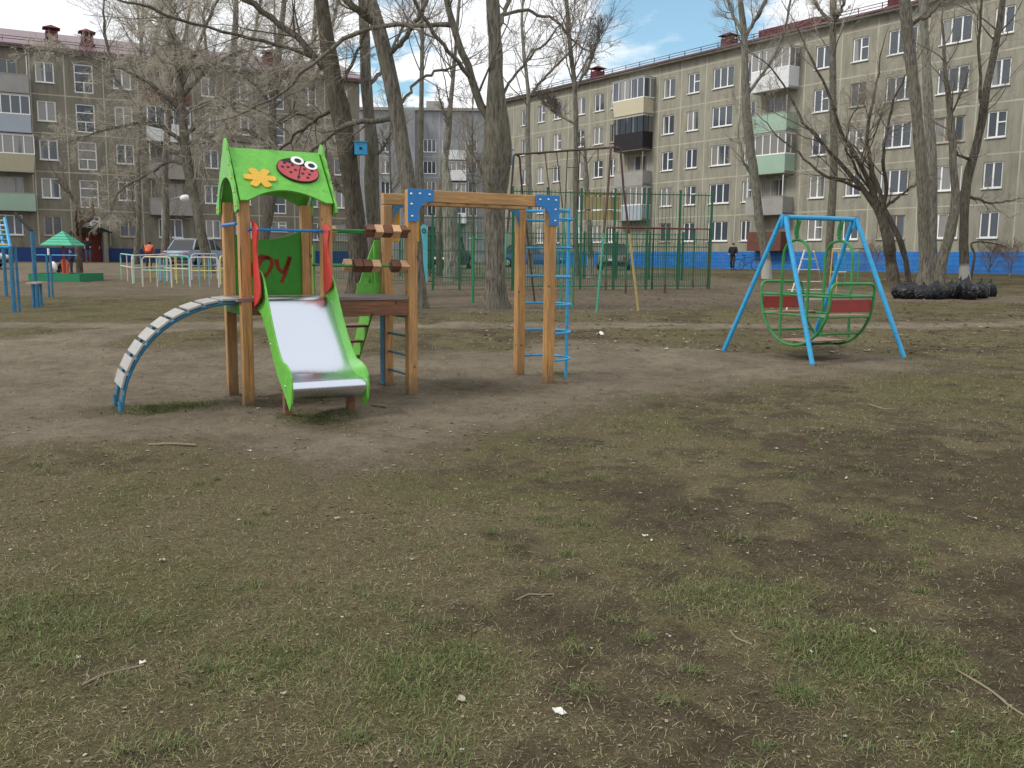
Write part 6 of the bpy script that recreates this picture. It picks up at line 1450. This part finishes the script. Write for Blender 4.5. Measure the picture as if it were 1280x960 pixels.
person((p.x, p.y, gz(p.y)), R(120), 1.12, dict(wrL=(-.12, .10, .52), wrR=(.12, .12, .55), elR=(.14, .03, .65)), JN, JG, HAIR, 'child in a dark navy jacket standing in the green sandbox')
p = gp(75, 347)
r_, K = person((p.x, p.y, gz(p.y) + .02), R(-60), 1.12, dict(pelvis=(0, -.06, .20), waist=(0, -.03, .27), chest=(0, .03, .38), neck=(0, .07, .46), head=(0, .10, .52), crown=(0, .11, .585), shL=(-.10, .04, .44), shR=(.10, .04, .44), elL=(-.12, .12, .30), elR=(.12, .12, .30), wrL=(-.07, .22, .24), wrR=(.07, .22, .24), hiL=(-.05, -.05, .19), hiR=(.05, -.05, .19), knL=(-.08, .14, .27), knR=(.08, .14, .27), anL=(-.08, .03, .045), anR=(.08, .03, .045), toL=(-.085, .12, .015), toR=(.085, .12, .015)), JB, JB, HAIR, 'child in black crouching in the sandbox with a white backpack')
bp = MB().ball((0, 0, 0), (.15, .10, .20), 12, 9); bp = bp.build('backpack', M['eye_white'], None, True)
c, s_ = math.cos(R(-60)), math.sin(R(-60)); bl_ = Vector((0, -.16, .40)); bp.location = Vector((p.x, p.y, gz(p.y) + .02)) + Vector((bl_.x*c - bl_.y*s_, bl_.x*s_ + bl_.y*c, bl_.z)); bp.rotation_euler = (R(20), 0, R(-60)); tag(bp, 'white school backpack on the back of the crouching child', 'backpack')
st_ = MB(); st_.tube([(-.06, -.095, -.12), (-.06, -.11, 0), (-.05, -.08, .14)], .012, 6); st_.tube([(.02, -.10, -.1), (.0, -.115, 0)], .012, 6); st_.build('strap', M['black'], bp)
p = at(186, 331, 45); p.z = gz(45)
person(p, R(10), 1.55, dict(pelvis=(0, -.04, .50), waist=(0, 0, .57), chest=(0, .09, .66), neck=(0, .15, .72), head=(0, .19, .77), crown=(0, .21, .83), shL=(-.11, .09, .69), shR=(.11, .09, .69), elL=(-.13, .17, .56), elR=(.13, .17, .56), wrL=(-.10, .24, .46), wrR=(.10, .24, .46)), JO, JG, HAIR, 'person in an orange red jacket bending forward behind the barriers')
p = at(915, 345, 55); p.z = gz(55)
person(p, R(150), 1.66, dict(wrL=(-.16, .16, .58), wrR=(.10, .16, .58), knL=(-.055, .06, .28), anL=(-.06, .09, .045), toL=(-.065, .18, .03), knR=(.055, .02, .28), anR=(.06, -.10, .06), toR=(.065, -.03, .015)), JB, JG, HAIR, 'person in dark clothes walking past the blue plinth')
# bicycle
c = at(934, 344, 54.6); c.z = gz(54.6); t = empty('bicycle', c, R(-12), 'dark bicycle standing behind the person by the blue plinth', 'bicycle')
for x_ in (-.52, .52):
    wv_ = MB().tube([(x_ + .32*math.cos(a), 0, .33 + .32*math.sin(a)) for a in [2*math.pi*i/28 for i in range(28)]], .020, 6, closed=True).build('wheel', TYRE, t, True)
    sp_ = MB(); [sp_.tube([(x_, 0, .33), (x_ + .31*math.cos(a), 0, .33 + .31*math.sin(a))], .003, 3) for a in [2*math.pi*i/12 for i in range(12)]]; sp_.build('spokes', M['bolt'], wv_)
fr = MB()
for a, b_ in (((-.52, .33), (-.12, .30)), ((-.12, .30), (.38, .72)), ((-.52, .33), (-.22, .78)), ((-.22, .84), (-.12, .30)), ((-.20, .76), (.36, .80)), ((.34, .92), (.52, .33))): fr.tube([(a[0], 0, a[1]), (b_[0], 0, b_[1])], .017, 7)
fr.build('frame', JG, t, True)
MB().box((-.34, -.06, .85), (-.12, .06, .90)).build('saddle', M['black'], t, bevel=.02)
MB().tube([(.30, -.27, .98), (.36, -.18, .98), (.35, 0, .95), (.36, .18, .98), (.30, .27, .98)], .014, 7).build('handlebar', M['black'], t, True)
